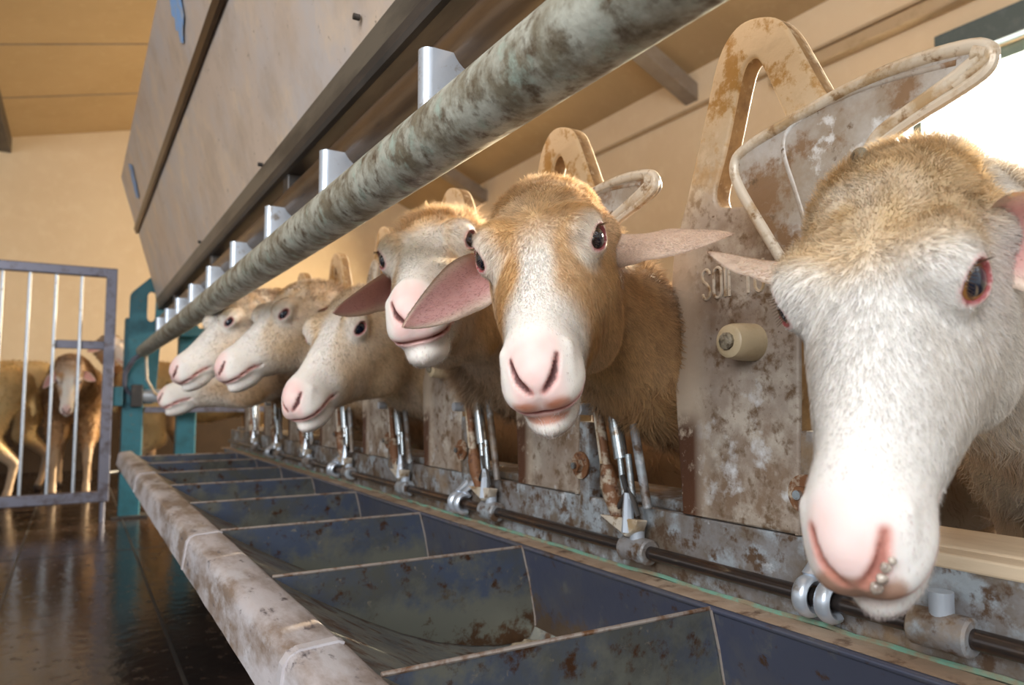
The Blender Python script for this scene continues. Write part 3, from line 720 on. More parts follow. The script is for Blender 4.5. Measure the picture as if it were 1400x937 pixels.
def surface_nets(F, org, h):
    s = F < 0
    nx, ny, nz = F.shape
    cnt = np.zeros((nx - 1, ny - 1, nz - 1), np.int8)
    for dx in (0, 1):
        for dy in (0, 1):
            for dz in (0, 1): cnt += s[dx:nx - 1 + dx, dy:ny - 1 + dy, dz:nz - 1 + dz]
    act = (cnt > 0) & (cnt < 8); I = np.argwhere(act)
    idx = -np.ones(act.shape, np.int64); idx[act] = np.arange(len(I))
    acc = np.zeros((len(I), 3)); num = np.zeros(len(I))
    for ax in range(3):
        o1, o2 = [a for a in range(3) if a != ax]
        for a in (0, 1):
            for b in (0, 1):
                off = np.zeros(3, int); off[o1] = a; off[o2] = b; off2 = off.copy(); off2[ax] = 1
                A = I + off; B = I + off2
                fa = F[A[:, 0], A[:, 1], A[:, 2]]; fb = F[B[:, 0], B[:, 1], B[:, 2]]
                c = (fa < 0) != (fb < 0); t = fa[c] / (fa[c] - fb[c])
                p = A[c].astype(float); p[:, ax] += t
                acc[c] += p; num[c] += 1
    V = acc / num[:, None] * h + org
    Q = []
    for ax in range(3):
        o1, o2 = [(1, 2), (2, 0), (0, 1)][ax]
        sl0 = [slice(None)] * 3; sl1 = [slice(None)] * 3; sl0[ax] = slice(0, -1); sl1[ax] = slice(1, None)
        e = np.argwhere(s[tuple(sl0)] != s[tuple(sl1)])
        ok = (e[:, o1] > 0) & (e[:, o2] > 0) & (e[:, o1] < F.shape[o1] - 1) & (e[:, o2] < F.shape[o2] - 1)
        e = e[ok]; ins = s[e[:, 0], e[:, 1], e[:, 2]]
        def cell(a, b):
            c = e.copy(); c[:, o1] -= a; c[:, o2] -= b; return idx[c[:, 0], c[:, 1], c[:, 2]]
        q = np.stack([cell(1, 1), cell(0, 1), cell(0, 0), cell(1, 0)], 1)
        q[~ins] = q[~ins][:, ::-1]; Q.append(q)
    return V, np.concatenate(Q)

def grid_mesh(fn, lo, hi, h):
    lo = np.asarray(lo, float); n = np.ceil((np.asarray(hi) - lo) / h).astype(int) + 1
    F = np.empty(n, np.float64)
    ys, zs = np.meshgrid(lo[1] + h * np.arange(n[1]), lo[2] + h * np.arange(n[2]), indexing='ij')
    st = 12
    for i in range(0, n[0], st):
        j = min(i + st, n[0]); xs = lo[0] + h * np.arange(i, j)
        P = np.empty((j - i, n[1], n[2], 3)); P[..., 0] = xs[:, None, None]; P[..., 1] = ys; P[..., 2] = zs
        F[i:j] = fn(P)
    return surface_nets(F, lo, h)

def vert_normals(V, Q):
    a = V[Q[:, 2]] - V[Q[:, 0]]; b = V[Q[:, 3]] - V[Q[:, 1]]; n = np.cross(a, b)
    N = np.zeros_like(V)
    for k in range(4): np.add.at(N, Q[:, k], n)
    return N / np.maximum(np.linalg.norm(N, axis=1), 1e-12)[:, None]

def ear_mesh(base, tip, opening, width=.030, res=22, roll=1.15, droop=.012):
    """leaf-shaped cupped ear with real thickness; opening = direction the cup faces"""
    base = np.array(base, float); tip = np.array(tip, float); L = np.linalg.norm(tip - base); d = (tip - base) / L
    o = np.array(opening, float); o -= d * (o @ d); o /= np.linalg.norm(o); s = np.cross(d, o)
    U = np.linspace(0, 1, res + 1); W = np.linspace(-1, 1, 15); out = []; side = []
    for lay, th in ((0, 0.0), (1, .0042)):
        rows = []
        for u in U:
            w = width * (np.sin(np.pi * min(1, (u * .96 + .035)) ** .78) ** .75) * (1 - .12 * u) + .0008
            ang = roll * (1.55 - 1.0 * sst(u, 0, .45)) * (1 - .35 * u)
            Rr = w / max(np.sin(min(ang, 1.45)), .2)
            c = base + d * L * u + o * droop * np.sin(np.pi * u)
            t = th * (1 - .55 * u)
            a = W * ang
            r = Rr - t * (1 - np.abs(W) ** 3) if lay else np.full_like(W, Rr)
            p = c + s[None] * (r * np.sin(a))[:, None] - o[None] * (r * np.cos(a) - Rr * .82)[:, None]
            p += s[None] * (.0009 * np.sin(a * 7 + u * 9))[:, None]
            rows.append(p)
        out.append(np.array(rows))
    A, B = out; nu, nw = A.shape[:2]
    V = np.concatenate([A.reshape(-1, 3), B.reshape(-1, 3)]); off = nu * nw; Q = []
    for i in range(nu - 1):
        for j in range(nw - 1):
            a = i * nw + j; Q.append((a, a + 1, a + nw + 1, a + nw)); b = a + off; Q.append((b, b + nw, b + nw + 1, b + 1))
        for j in (0, nw - 1):
            a = i * nw + j; Q.append((a, a + nw, a + nw + off, a + off) if j == 0 else (a, a + off, a + nw + off, a + nw))
    for j in range(nw - 1):
        a = (nu - 1) * nw + j; Q.append((a, a + 1, a + 1 + off, a + off))
    inner = np.concatenate([np.zeros(off), np.ones(off)]); edge = np.tile(np.abs(W), 2 * nu)
    uu = np.tile(np.repeat(U, nw), 2)
    return V, np.array(Q), inner, edge, uu

def skin_material():
    m = bpy.data.materials.new('sheep_skin'); m.use_nodes = True; nt = m.node_tree; N = nt.nodes; b = N['Principled BSDF']
    at = N.new('ShaderNodeAttribute'); at.attribute_name = 'col'
    nz = N.new('ShaderNodeTexNoise'); nz.inputs['Scale'].default_value = 140; nz.inputs['Detail'].default_value = 4
    tc = N.new('ShaderNodeTexCoord'); nt.links.new(tc.outputs['Object'], nz.inputs['Vector'])
    bp = N.new('ShaderNodeBump'); bp.inputs['Strength'].default_value = .25; bp.inputs['Distance'].default_value = .001
    nt.links.new(nz.outputs['Fac'], bp.inputs['Height']); nt.links.new(bp.outputs[0], b.inputs['Normal'])
    nt.links.new(at.outputs['Color'], b.inputs['Base Color']); b.inputs['Roughness'].default_value = .55
    b.inputs['Subsurface Weight'].default_value = .12; b.inputs['Subsurface Radius'].default_value = (.010, .004, .002); b.inputs['Subsurface Scale'].default_value = .6
    b.inputs['Specular IOR Level'].default_value = .3
    return m
def wool_material(name, trans):
    m = bpy.data.materials.new(name); m.use_nodes = True; nt = m.node_tree; N = nt.nodes
    b = N['Principled BSDF']; out = N['Material Output']
    at = N.new('ShaderNodeAttribute'); at.attribute_name = 'col'
    nt.links.new(at.outputs['Color'], b.inputs['Base Color']); b.inputs['Roughness'].default_value = .55; b.inputs['Specular IOR Level'].default_value = .25
    tr_ = N.new('ShaderNodeBsdfTranslucent'); nt.links.new(at.outputs['Color'], tr_.inputs['Color'])
    mx = N.new('ShaderNodeMixShader'); mx.inputs[0].default_value = trans
    nt.links.new(b.outputs[0], mx.inputs[1]); nt.links.new(tr_.outputs[0], mx.inputs[2]); nt.links.new(mx.outputs[0], out.inputs['Surface'])
    return m
def eye_material(name, iris):
    """object space of the eyeball: +X looks out, Y along the slit, Z up"""
    m = bpy.data.materials.new(name); m.use_nodes = True; nt = m.node_tree; N = nt.nodes; Lk = nt.links; b = N['Principled BSDF']
    tc = N.new('ShaderNodeTexCoord'); sp = N.new('ShaderNodeSeparateXYZ'); Lk.new(tc.outputs['Object'], sp.inputs[0])
    def el(ry, rz, e0, e1):
        cmb = N.new('ShaderNodeCombineXYZ')
        for s_, k, r in (('Y', 'X', ry), ('Z', 'Y', rz)):
            d = N.new('ShaderNodeMath'); d.operation = 'DIVIDE'; d.inputs[1].default_value = r; Lk.new(sp.outputs[s_], d.inputs[0]); Lk.new(d.outputs[0], cmb.inputs[k])
        ln = N.new('ShaderNodeVectorMath'); ln.operation = 'LENGTH'; Lk.new(cmb.outputs[0], ln.inputs[0])
        mr = N.new('ShaderNodeMapRange'); mr.inputs['From Min'].default_value = e0; mr.inputs['From Max'].default_value = e1; Lk.new(ln.outputs['Value'], mr.inputs['Value']); return mr.outputs[0]
    mx = N.new('ShaderNodeMix'); mx.data_type = 'RGBA'; Lk.new(el(.0092, .0068, .92, 1.08), mx.inputs['Factor'])
    mx.inputs['A'].default_value = (.004, .008, .022, 1); mx.inputs['B'].default_value = (*iris, 1)
    m2 = N.new('ShaderNodeMix'); m2.data_type = 'RGBA'; Lk.new(el(.0118, .0105, .94, 1.04), m2.inputs['Factor']); Lk.new(mx.outputs['Result'], m2.inputs['A']); m2.inputs['B'].default_value = (.40, .30, .30, 1)
    Lk.new(m2.outputs['Result'], b.inputs['Base Color']); b.inputs['Roughness'].default_value = .06; b.inputs['Coat Weight'].default_value = .6
    return m
SKIN = skin_material(); WOOL = wool_material('sheep_wool', .48); HAIR = wool_material('sheep_face_hair', .22)
EYE_DARK = eye_material('dark_eye', (.030, .018, .012)); EYE_AMBER = eye_material('amber_eye', (.36, .17, .045))

WHITE = np.array([.86, .80, .73]); CREAM = np.array([.82, .70, .54]); TAN = np.array([.70, .44, .20]); BROWN = np.array([.40, .24, .13]); PINK = np.array([.84, .47, .43])
def lerp(a, b, t): return a + (b - a) * np.asarray(t)[..., None]

def colours(P, pr):
    """hair colour from head-space position"""
    x = P[:, 0]; y = P[:, 1]; z = P[:, 2]; ay = np.abs(y)
    n1 = vn(P + pr['seed'], 26); n2 = vn(P + pr['seed'] + 3, 70); n3 = vn(P + pr['seed'] + 7, 11)
    white = np.array(pr.get('white', WHITE)); tan = np.array(pr.get('tan', TAN)); brown = np.array(pr.get('brown', BROWN))
    c = np.tile(white, (len(P), 1))
    face = sst(x, .215, .165) * pr['face']
    blaze = sst(ay + .010 * (n1 - .5), pr['blaze'] + .014, pr['blaze']) * sst(x, pr.get('bx', .06), pr.get('bx', .06) + .07) * sst(z, .0, .03)
    c = lerp(c, tan, np.clip(face * (1 - blaze) * (.62 + .7 * n1), 0, 1))
    side = sst(ay, .028, .045) * sst(z, .02, -.02) * sst(x, .21, .12)
    c = lerp(c, lerp(np.tile(tan, (len(P), 1)), brown, .5 * n2), np.clip(side * pr['cheek'] * (.5 + n3), 0, 1))
    px_ = pr.get('pollx', .105); poll = sst(x, px_, px_ - .045) * sst(z, .03, .06)
    c = lerp(c, lerp(np.tile(tan, (len(P), 1)), white, n2 * pr.get('pollw', .6)), np.clip(poll * pr['poll'] * (.3 + 1.3 * n1), 0, 1))
    neck = sst(x, .0, -.07)
    nc = lerp(np.tile(np.array(pr.get('neckc', (.44, .30, .19))), (len(P), 1)), brown, np.clip(2.6 * n3 - .8, 0, 1) * .9)
    c = lerp(c, nc, neck * pr.get('neck', 1.))
    # pale ring round the eye
    Q = np.stack([x, ay, z], 1); de = np.linalg.norm(Q - (EYE_C + EYE_OUT * .012), axis=1)
    c = lerp(c, white, sst(de, .034, .02) * .7)
    return c
def n1d_(Q): return np.minimum(cone(Q, (.2845, .0050, -.013), (.2775, .0135, -.004), .002, .0028), cone(Q, (.2775, .0135, -.004), (.267, .0180, .0085), .0028, .0014))
def skin_marks(P, c, pr):
    x = P[:, 0]; ay = np.abs(P[:, 1]); z = P[:, 2]; Q = np.stack([x, ay, z], 1)
    n2 = vn(P + pr['seed'] + 3, 120)
    pad = sst(x, .242, .268) * sst(ay, .026, .013) * sst(z, -.034, -.022)
    c = lerp(c, PINK, pad * pr.get('pink', .62) * (.7 + .5 * n2))
    c = lerp(c, PINK * .95, sst(np.abs(z - mouth_z(x)), .0085, .003) * sst(x, .195, .215) * .8)
    c = lerp(c, np.array([.45, .15, .12]), sst(np.abs(z - mouth_z(x)), .0028, .001) * sst(x, .20, .215) * .9)
    n1d = np.minimum(cone(Q, (.2845, .0050, -.013), (.2775, .0135, -.004), .0020, .0028), cone(Q, (.2775, .0135, -.004), (.267, .0180, .0085), .0028, .0014))
    c = lerp(c, np.array([.60, .20, .17]), sst(n1d, .0022, .0) * .7)
    c = lerp(c, np.array([.07, .02, .018]), sst(n1d, .0006, -.0002) * .95)
    ns = pr.get('nosestain', 0)
    if ns:
        sd = ell(Q, (.281, .004, -.020), (.012, .017, .010)) + .010 * (vn(P + 5, 90) - .5)
        c = lerp(c, np.array([.34, .17, .09]), sst(sd, .004, -.003) * ns)
        c = lerp(c, np.array([.62, .26, .20]), sst(n1d_(Q), .005, .001) * ns * .8)
    st = pr.get('stain', 0)
    if st:
        sd = ell(Q, (.274, .0115, -.0255), (.012, .0095, .0055)) + .006 * (n2 - .5)
        c = lerp(c, np.array([.50, .17, .08]), np.clip(sst(sd, .0035, -.001) * st * (.15 + 1.1 * n2), 0, .9))
        sd = ell(Q, (.262, .0, -.0415), (.015, .016, .0045)); c = lerp(c, np.array([.55, .17, .08]), sst(sd, .003, -.001) * st * .8)
    cut = ell(Q, EYE_C + EYE_OUT * .0170, ECUT, EM)
    c = lerp(c, np.array([.74, .46, .43]), sst(cut, .0045, .0018) * .8)
    c = lerp(c, np.array([.30, .07, .07]), sst(cut, .0016, .0004))
    return c

def hair_mesh(name, V, N, Q, W8, LEN, DIR, COLS, count, width, parent, lean=.8, lock=.0, curl=.0, segs=2, m=None, dark=.60):
    """countless short strands rooted on the skin, each a tapering ribbon"""
    w = W8[Q].mean(1); a = V[Q[:, 2]] - V[Q[:, 0]]; b = V[Q[:, 3]] - V[Q[:, 1]]
    ar = np.linalg.norm(np.cross(a, b), axis=1) * w
    f = rng.choice(len(Q), count, p=ar / ar.sum()); u = rng.random((count, 2)); q = Q[f]
    wt = np.stack([(1 - u[:, 0]) * (1 - u[:, 1]), u[:, 0] * (1 - u[:, 1]), u[:, 0] * u[:, 1], (1 - u[:, 0]) * u[:, 1]], 1)
    def itp(A): return (A[q] * (wt[..., None] if A.ndim == 2 else wt)).sum(1)
    p = itp(V); n = itp(N); n /= np.linalg.norm(n, axis=1)[:, None]; L = itp(LEN) * rng.uniform(.6, 1.15, count); d = itp(DIR); c = itp(COLS)
    if lock:
        j = np.stack([vn(p + k * 5.1, 1 / lock) - .5 for k in range(3)], 1) * 3.2; d = d + j
        L *= .55 + .9 * vn(p + 9, .8 / lock)
    d += rng.normal(0, .16, (count, 3)); d -= n * (d * n).sum(1)[:, None]
    d /= np.maximum(np.linalg.norm(d, axis=1), .35)[:, None]
    s = np.cross(n, d) + rng.normal(0, .18, (count, 3)); s /= np.linalg.norm(s, axis=1)[:, None]
    ts = np.linspace(0, 1, segs + 1); rows = []
    for t in ts:
        up = (1 - lean) * 1.0
        pos = p + n * (L * (up * t + lean * .5 * t * (1 - .6 * t)))[:, None] + d * (L * lean * t ** 1.25)[:, None] - n * .0008
        if curl: pos += s * (L * curl * np.sin(t * 3.1 * 1.5 + p[:, 0] * 90))[:, None]
        wd = width * (1 - t) + width * .12
        if t < 1: rows += [pos - s * wd * .5, pos + s * wd * .5]
        else: rows += [pos]
    k = len(rows); VV = np.stack(rows, 1).reshape(-1, 3)
    base = np.arange(count)[:, None] * k
    quads = np.concatenate([base + np.array([2 * i, 2 * i + 1, 2 * i + 3, 2 * i + 2])[None] for i in range(segs - 1)], 0) if segs > 1 else np.zeros((0, 4), int)
    tris = base + np.array([2 * (segs - 1), 2 * (segs - 1) + 1, k - 1])[None]
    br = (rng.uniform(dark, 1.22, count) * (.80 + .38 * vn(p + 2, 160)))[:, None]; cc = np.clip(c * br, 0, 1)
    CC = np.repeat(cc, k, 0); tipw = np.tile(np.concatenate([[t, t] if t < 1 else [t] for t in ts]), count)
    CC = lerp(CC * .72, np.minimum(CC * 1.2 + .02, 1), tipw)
    return raw_mesh(name, VV, [quads, tris], CC, m or HAIR, parent)

def raw_mesh(name, V, polys, col, m, parent=None, NN=None, loc=None):
    me = bpy.data.meshes.new(name)
    if loc is not None: V = V - np.asarray(loc)
    me.vertices.add(len(V)); me.vertices.foreach_set('co', np.ascontiguousarray(V, np.float32).ravel())
    polys = [p for p in polys if len(p)]
    loops = np.concatenate([p.ravel() for p in polys]); tot = np.concatenate([np.full(len(p), p.shape[1]) for p in polys])
    st = np.concatenate([[0], np.cumsum(tot)[:-1]])
    me.loops.add(len(loops)); me.loops.foreach_set('vertex_index', loops.astype(np.int32))
    me.polygons.add(len(tot)); me.polygons.foreach_set('loop_start', st.astype(np.int32))
    try: me.polygons.foreach_set('loop_total', tot.astype(np.int32))
    except Exception: pass
    me.update(calc_edges=True)
    me.polygons.foreach_set('use_smooth', np.ones(len(tot), bool))
    if col is not None:
        at = me.attributes.new('col', 'FLOAT_COLOR', 'POINT'); at.data.foreach_set('color', np.concatenate([col, np.ones((len(col), 1))], 1).astype(np.float32).ravel())
    me.materials.append(m)
    if NN is not None:
        try: me.normals_split_custom_set_from_vertices(NN.astype(np.float32).tolist())
        except Exception as ex: print(ex)
    o = bpy.data.objects.new(name, me)
    if loc is not None: o.location = Vector([float(v) for v in loc])
    if parent is not None: o.parent = parent
    C.objects.link(o); return o

def make_sheep(T, fwd, up, gate, heading, ears, pr, h=.0026, hb=.012, hairs=(30000, 12000, 8000), hw=.0004, scale=1.0, label='', group=None, ground=FLOOR, chest_z=-.03, body_len=.66):
    """T: head origin; gate: point the neck passes; heading: direction from chest to rump"""
    ECUT[2] = pr.get('eyez', .0098)
    T = np.array(T, float); f = np.array(fwd, float); f /= np.linalg.norm(f); u = np.array(up, float); u -= f * (u @ f); u /= np.linalg.norm(u)
    l = np.cross(u, f); R = np.stack([f, l, u], 1) * scale; Ri = R / scale ** 2
    toW = lambda p: np.asarray(p) @ R.T + T
    toH = lambda p: (np.asarray(p) - T) @ Ri
    Hd = np.array(heading, float); Hd /= np.linalg.norm(Hd); Sd = np.cross([0, 0, 1.], Hd)
    gate = np.array(gate, float); chest = gate + Hd * .27; chest[2] = chest_z
    rump = chest + Hd * body_len; rump[2] = chest_z + .02
    nk = toW((-.025, 0, -.012)); mid = (nk + gate) / 2 + np.array([0, 0, .004])
    g1 = pr.get('neckr', .067)
    # ---- skeleton in world space: neck, barrel, four jointed legs
    segs = [(nk, mid, .062 * scale, g1 * .98, .03), (mid, gate, g1 * .98, g1 * 1.08, .03), (gate, chest, g1 * 1.1, .135, .05),
            (chest, (chest + rump) / 2 + np.array([0, 0, -.02]), .140, .170, .06), ((chest + rump) / 2 + np.array([0, 0, -.02]), rump, .170, .145, .06)]
    for sd in (-1, 1):
        a = chest + Hd * .02 + Sd * sd * .085; gz = ground
        P0 = a + np.array([0, 0, -.06]); P1 = a + Hd * .03; P1[2] = gz + .36; P2 = a - Hd * .005; P2[2] = gz + .215; P3 = a + Hd * .002; P3[2] = gz + .075; P4 = a - Hd * .02; P4[2] = gz + .018
        segs += [(P0, P1, .065, .040, .04), (P1, P2, .036, .024, .02), (P2, P3, .020, .018, .01), (P3, P4, .021, .023, .01)]
        a = rump + Sd * sd * .085
        P0 = a + np.array([0, 0, -.03]); P1 = a - Hd * .06; P1[2] = gz + .36; P2 = a + Hd * .075; P2[2] = gz + .23; P3 = a + Hd * .05; P3[2] = gz + .075; P4 = a + Hd * .03; P4[2] = gz + .018
        segs += [(P0, P1, .095, .058, .05), (P1, P2, .048, .026, .03), (P2, P3, .023, .018, .01), (P3, P4, .021, .023, .01)]
    tl = rump + Hd * .12 + np.array([0, 0, .06]); segs += [(tl, tl + Hd * .03 + np.array([0, 0, -.2]), .024, .016, .03)]
    def body(P, only=None):
        d = None
        for (a, b, ra, rb, k) in (segs if only is None else segs[:only]):
            e = cone(P, a, b, ra, rb); d = e if d is None else smin(d, e, k)
        return smax(d, (ground) - P[..., 2], .004)
    def full_local(P):
        W = P @ R.T + T; d = smin(head_sdf(P) * scale, body(W, 4), .030 * scale); return d
    def full_world(P): return smin(head_sdf((P - T) @ Ri) * scale, body(P), .030 * scale)
    XC = -.125
    V1, Q1 = grid_mesh(full_local, (XC - .03, -.115, -.175), (.305, .115, .125), h / scale)
    keep = (V1[Q1][:, :, 0] > XC).all(1); Q1 = Q1[keep]
    # drop stray quads on the clipped sides of the grid
    V1w = toW(V1)
    allp = np.array([s[0] for s in segs] + [s[1] for s in segs]); lo = allp.min(0) - .23; hi = allp.max(0) + .23; lo[2] = ground - .02
    V2, Q2 = grid_mesh(full_world, lo, hi, hb)
    L2 = toH(V2); inside = (L2[:, 0] > XC - .004) & (np.abs(L2[:, 1]) < .112) & (L2[:, 2] > -.172) & (L2[:, 2] < .122) & (L2[:, 0] < .3)
    Q2 = Q2[~inside[Q2].all(1)]
    def compact(V, Q):
        us = np.unique(Q); mp = -np.ones(len(V), int); mp[us] = np.arange(len(us)); return V[us], mp[Q]
    V1w, Q1 = compact(V1w, Q1); V2, Q2 = compact(V2, Q2)
    N1 = vert_normals(V1w, Q1); N2 = vert_normals(V2, Q2)
    # ---- colours
    H1 = toH(V1w); c1 = skin_marks(H1, colours(H1, pr), pr)
    H2 = toH(V2); c2 = colours(H2, pr); fle = np.array(pr.get('fleece', (.60, .42, .25)))
    far = sst(H2[:, 0], -.12, -.24); nf = vn(V2, 14); c2 = lerp(c2, lerp(np.tile(fle, (len(V2), 1)), fle * .6, nf), far)
    c2 = lerp(c2, np.array(pr.get('legc', (.50, .36, .24))), sst(V2[:, 2], ground + .33, ground + .27))
    c2 = lerp(c2, np.array([.05, .035, .03]), sst(V2[:, 2], ground + .045, ground + .035))
    # ---- ears
    VE = []; QE = []; CE = []; ear_info = []
    for (sy, tip, opening, *ex) in ears:
        b_ = toW(np.array([.030, .056 * sy, .026])); w_e = ex[0] if ex else .030
        v, q, inn, ed, uu = ear_mesh(b_, tip, opening, w_e * scale)
        VE.append(v); QE.append(q); 
        ec = lerp(np.tile(np.array(pr.get('earc', (.80, .62, .50))), (len(v), 1)), PINK * np.array([.85, .75, .8]), inn * sst(ed, .95, .5) * .8)
        ec = lerp(ec, np.array([.52, .30, .17]), (sst(ed, .9, 1.) * .35 + sst(uu, .85, 1.) * .35) * (1 - inn * .3)); ec = lerp(ec, ec * .9, vn(v, 30)); CE.append(ec)
        ear_info.append((v, q, inn, ec, uu))
    off = 0; VV = [V1w, V2]; QQ = [Q1, Q2 + len(V1w)]; off = len(V1w) + len(V2)
    for v, q in zip(VE, QE): VV.append(v); QQ.append(q + off); off += len(v)
    org = np.array([(chest[0] + rump[0]) / 2, (chest[1] + rump[1]) / 2, ground])
    root = raw_mesh('sheep', np.concatenate(VV), [np.concatenate(QQ)], np.concatenate([c1, c2] + CE), SKIN, loc=org)
    tag(root, label, 'sheep', group)
    # ---- eyes
    for sy in (1, -1):
        bm = bmesh.new(); bmesh.ops.create_uvsphere(bm, u_segments=32, v_segments=20, radius=EYE_R * scale * .985)
        e = obj('eye', bm, pr.get('eyem', EYE_DARK), None, True)
        mir = np.array([1, sy, 1.]); X = (EYE_OUT * mir) @ R.T / scale; Y = (EYE_LONG * mir) @ R.T / scale; Z = np.cross(X, Y)
        if Z[2] < 0 and False: Z = -Z
        c = toW(EYE_C * mir)
        Mx = Matrix(((X[0], Y[0], Z[0], c[0]), (X[1], Y[1], Z[1], c[1]), (X[2], Y[2], Z[2], c[2]), (0, 0, 0, 1)))
        e.parent = root; e.matrix_parent_inverse = Matrix.Translation(-Vector(root.location)); e.matrix_basis = Mx
        # short dark lashes along the upper lid
        bm = bmesh.new()
        for k in range(16):
            a = math.radians(20 + 140 * k / 15); p = EYE_C + EYE_OUT * .0145 + EYE_LONG * .0118 * math.cos(a) + EYE_UP * .0095 * math.sin(a) * (1 if EYE_UP[2] > 0 else -1)
            dr = EYE_OUT * .8 + EYE_LONG * .5 * math.cos(a) + np.array([0, 0, -.12]); dr = dr / np.linalg.norm(dr)
            p0 = toW(p * mir); p1 = toW((p + dr * .006) * mir); tube(bm, [p0, (p0 + p1) / 2, p1], [.00035, .00025, .0001], 4)
        # (lashes stay one brush-like part)
        o = obj('eyelashes', bm, M['feed'] if pr.get('pale_lash') else M['brown']); o.parent = root; o.matrix_parent_inverse = Matrix.Translation(-Vector(root.location))
    # ---- hair
    flow = R[:, 0] / scale
    nfc, nwl, nbd = hairs
    cz = lambda P, c: c
    # face hair
    Q = np.stack([H1[:, 0], np.abs(H1[:, 1]), H1[:, 2]], 1)
    cut = ell(Q, EYE_C + EYE_OUT * .0170, ECUT, EM)
    n1d = np.minimum(cone(Q, (.2845, .0050, -.013), (.2775, .0135, -.004), .0020, .0028), cone(Q, (.2775, .0135, -.004), (.267, .0180, .0085), .0028, .0014))
    bare = sst(Q[:, 0], .240, .258) * sst(Q[:, 1], .030, .019) * sst(Q[:, 2], -.040, -.030)
    den = (1 - bare) * sst(cut, .0015, .006) * sst(n1d, .001, .003) * (1 - sst(np.abs(Q[:, 2] - mouth_z(Q[:, 0])), .004, .002) * sst(Q[:, 0], .20, .215))
    den = np.clip(den, 0, 1) * (.35 + .65 * sst(Q[:, 0], .27, .20))
    len1 = .0046 + .0052 * sst(H1[:, 0], .24, .15) + .003 * sst(H1[:, 2], -.02, -.07)
    len1 = len1 * (.55 + .45 * sst(cut, .004, .016)) * scale * pr.get('facelen', 1.)
    ctr = H1 - np.array([.095, 0, .07]); dloc = ctr.copy(); dloc[:, 0] = dloc[:, 0] * .6
    dloc = dloc / np.maximum(np.linalg.norm(dloc, axis=1), .01)[:, None] * 1.0
    dloc[:, 0] = np.where(H1[:, 0] > .12, dloc[:, 0] + .6, dloc[:, 0]); dloc[:, 2] -= .25
    hc = colours(H1, pr); hc = lerp(hc, PINK, (sst(H1[:, 0], .225, .25) * .25))
    fd = (dloc @ R.T) / scale
    woolly = sst(H1[:, 0], pr.get('pollx', .105) - .02, pr.get('pollx', .105) - .06) * sst(H1[:, 2], .035, .062) * pr.get('woolpoll', 1.) + sst(H1[:, 0], -.02, -.07)
    woolly = np.clip(woolly, 0, 1)
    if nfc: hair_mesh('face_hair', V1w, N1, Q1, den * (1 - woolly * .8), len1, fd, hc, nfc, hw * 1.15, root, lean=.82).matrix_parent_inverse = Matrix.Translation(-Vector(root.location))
    if nwl:
        wl = (.012 + .012 * sst(H1[:, 0], .05, -.04)) * scale * pr.get('wlen', 1.)
        wd = (H1 - np.array([.02, 0, .03])); wd /= np.linalg.norm(wd, axis=1)[:, None]; wd[:, 0] += pr.get('wflow', .3); wd = wd @ R.T / scale
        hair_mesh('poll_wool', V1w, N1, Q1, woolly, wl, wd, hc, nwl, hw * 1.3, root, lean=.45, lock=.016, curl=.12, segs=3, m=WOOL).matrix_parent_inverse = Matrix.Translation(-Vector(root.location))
    if nbd:
        w2 = np.clip(sst(V2[:, 2], ground + .26, ground + .33) + .15, 0, 1); w2 = w2 * np.where(V2[:, 2] < ground + .05, 0, 1)
        prox = 1 / (1 + (np.linalg.norm(V2 - gate, axis=1) / .16) ** 2); w2 = w2 * (prox + .02)
        l2 = np.full(len(V2), .024) * sst(V2[:, 2], ground + .2, ground + .34) + .006
        d2 = np.tile(Hd * .6 + np.array([0, 0, -.8]), (len(V2), 1))
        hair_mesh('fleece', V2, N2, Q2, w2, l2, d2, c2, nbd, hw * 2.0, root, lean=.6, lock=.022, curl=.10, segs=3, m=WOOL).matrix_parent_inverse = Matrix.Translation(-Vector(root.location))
    # ear down
    for (v, q, inn, ec, uu) in ear_info:
        n = vert_normals(v, q); ne = max(600, nfc // 14)
        dd = np.tile((v[-1] - v[0]) / np.linalg.norm(v[-1] - v[0]), (len(v), 1))
        hair_mesh('ear_hair', v, n, q, 1 - inn * .75, np.full(len(v), .0035), dd, ec, ne, hw * .8, root, lean=.93, dark=.9).matrix_parent_inverse = Matrix.Translation(-Vector(root.location))
    return root
HQ = 1.0
pr1 = dict(seed=4.1, face=.10, blaze=.02, cheek=.06, poll=1.2, white=(.80, .765, .72), neckc=(.74, .66, .55), brown=(.52, .38, .25), fleece=(.76, .68, .56), tan=(.66, .46, .23), pollx=.135, pollw=.35, nosestain=.8, eyem=EYE_AMBER, neckr=.080, wlen=.75, stain=.25, pink=.45, earc=(.86, .70, .58))
near_sheep = make_sheep((.530, .304, .106), (-.701, -.249, -.668), (-.655, -.150, .743), (.66, .335, .075), (1, 0, 0),
    [(-1, (.483, .467, .132), (.3, .45, -.8), .022), (1, (.500, .135, .075), (-.9, -.1, -.3), .033)], pr1, h=.0022, hairs=(int(110000*HQ), int(34000*HQ), 20000), hw=.00034,
    label='white-faced sheep with a tan forehead, head hanging low at the right, nearest the camera', group=None, chest_z=.0)
def head_point(T, fwd, up, p):
    f = np.array(fwd, float); f /= np.linalg.norm(f); u = np.array(up, float); u -= f * (u @ f); u /= np.linalg.norm(u)
    return np.array(T) + np.stack([f, np.cross(u, f), u], 1) @ np.array(p)
HS = ((.530, .304, .106), (-.701, -.249, -.668), (-.655, -.150, .743))
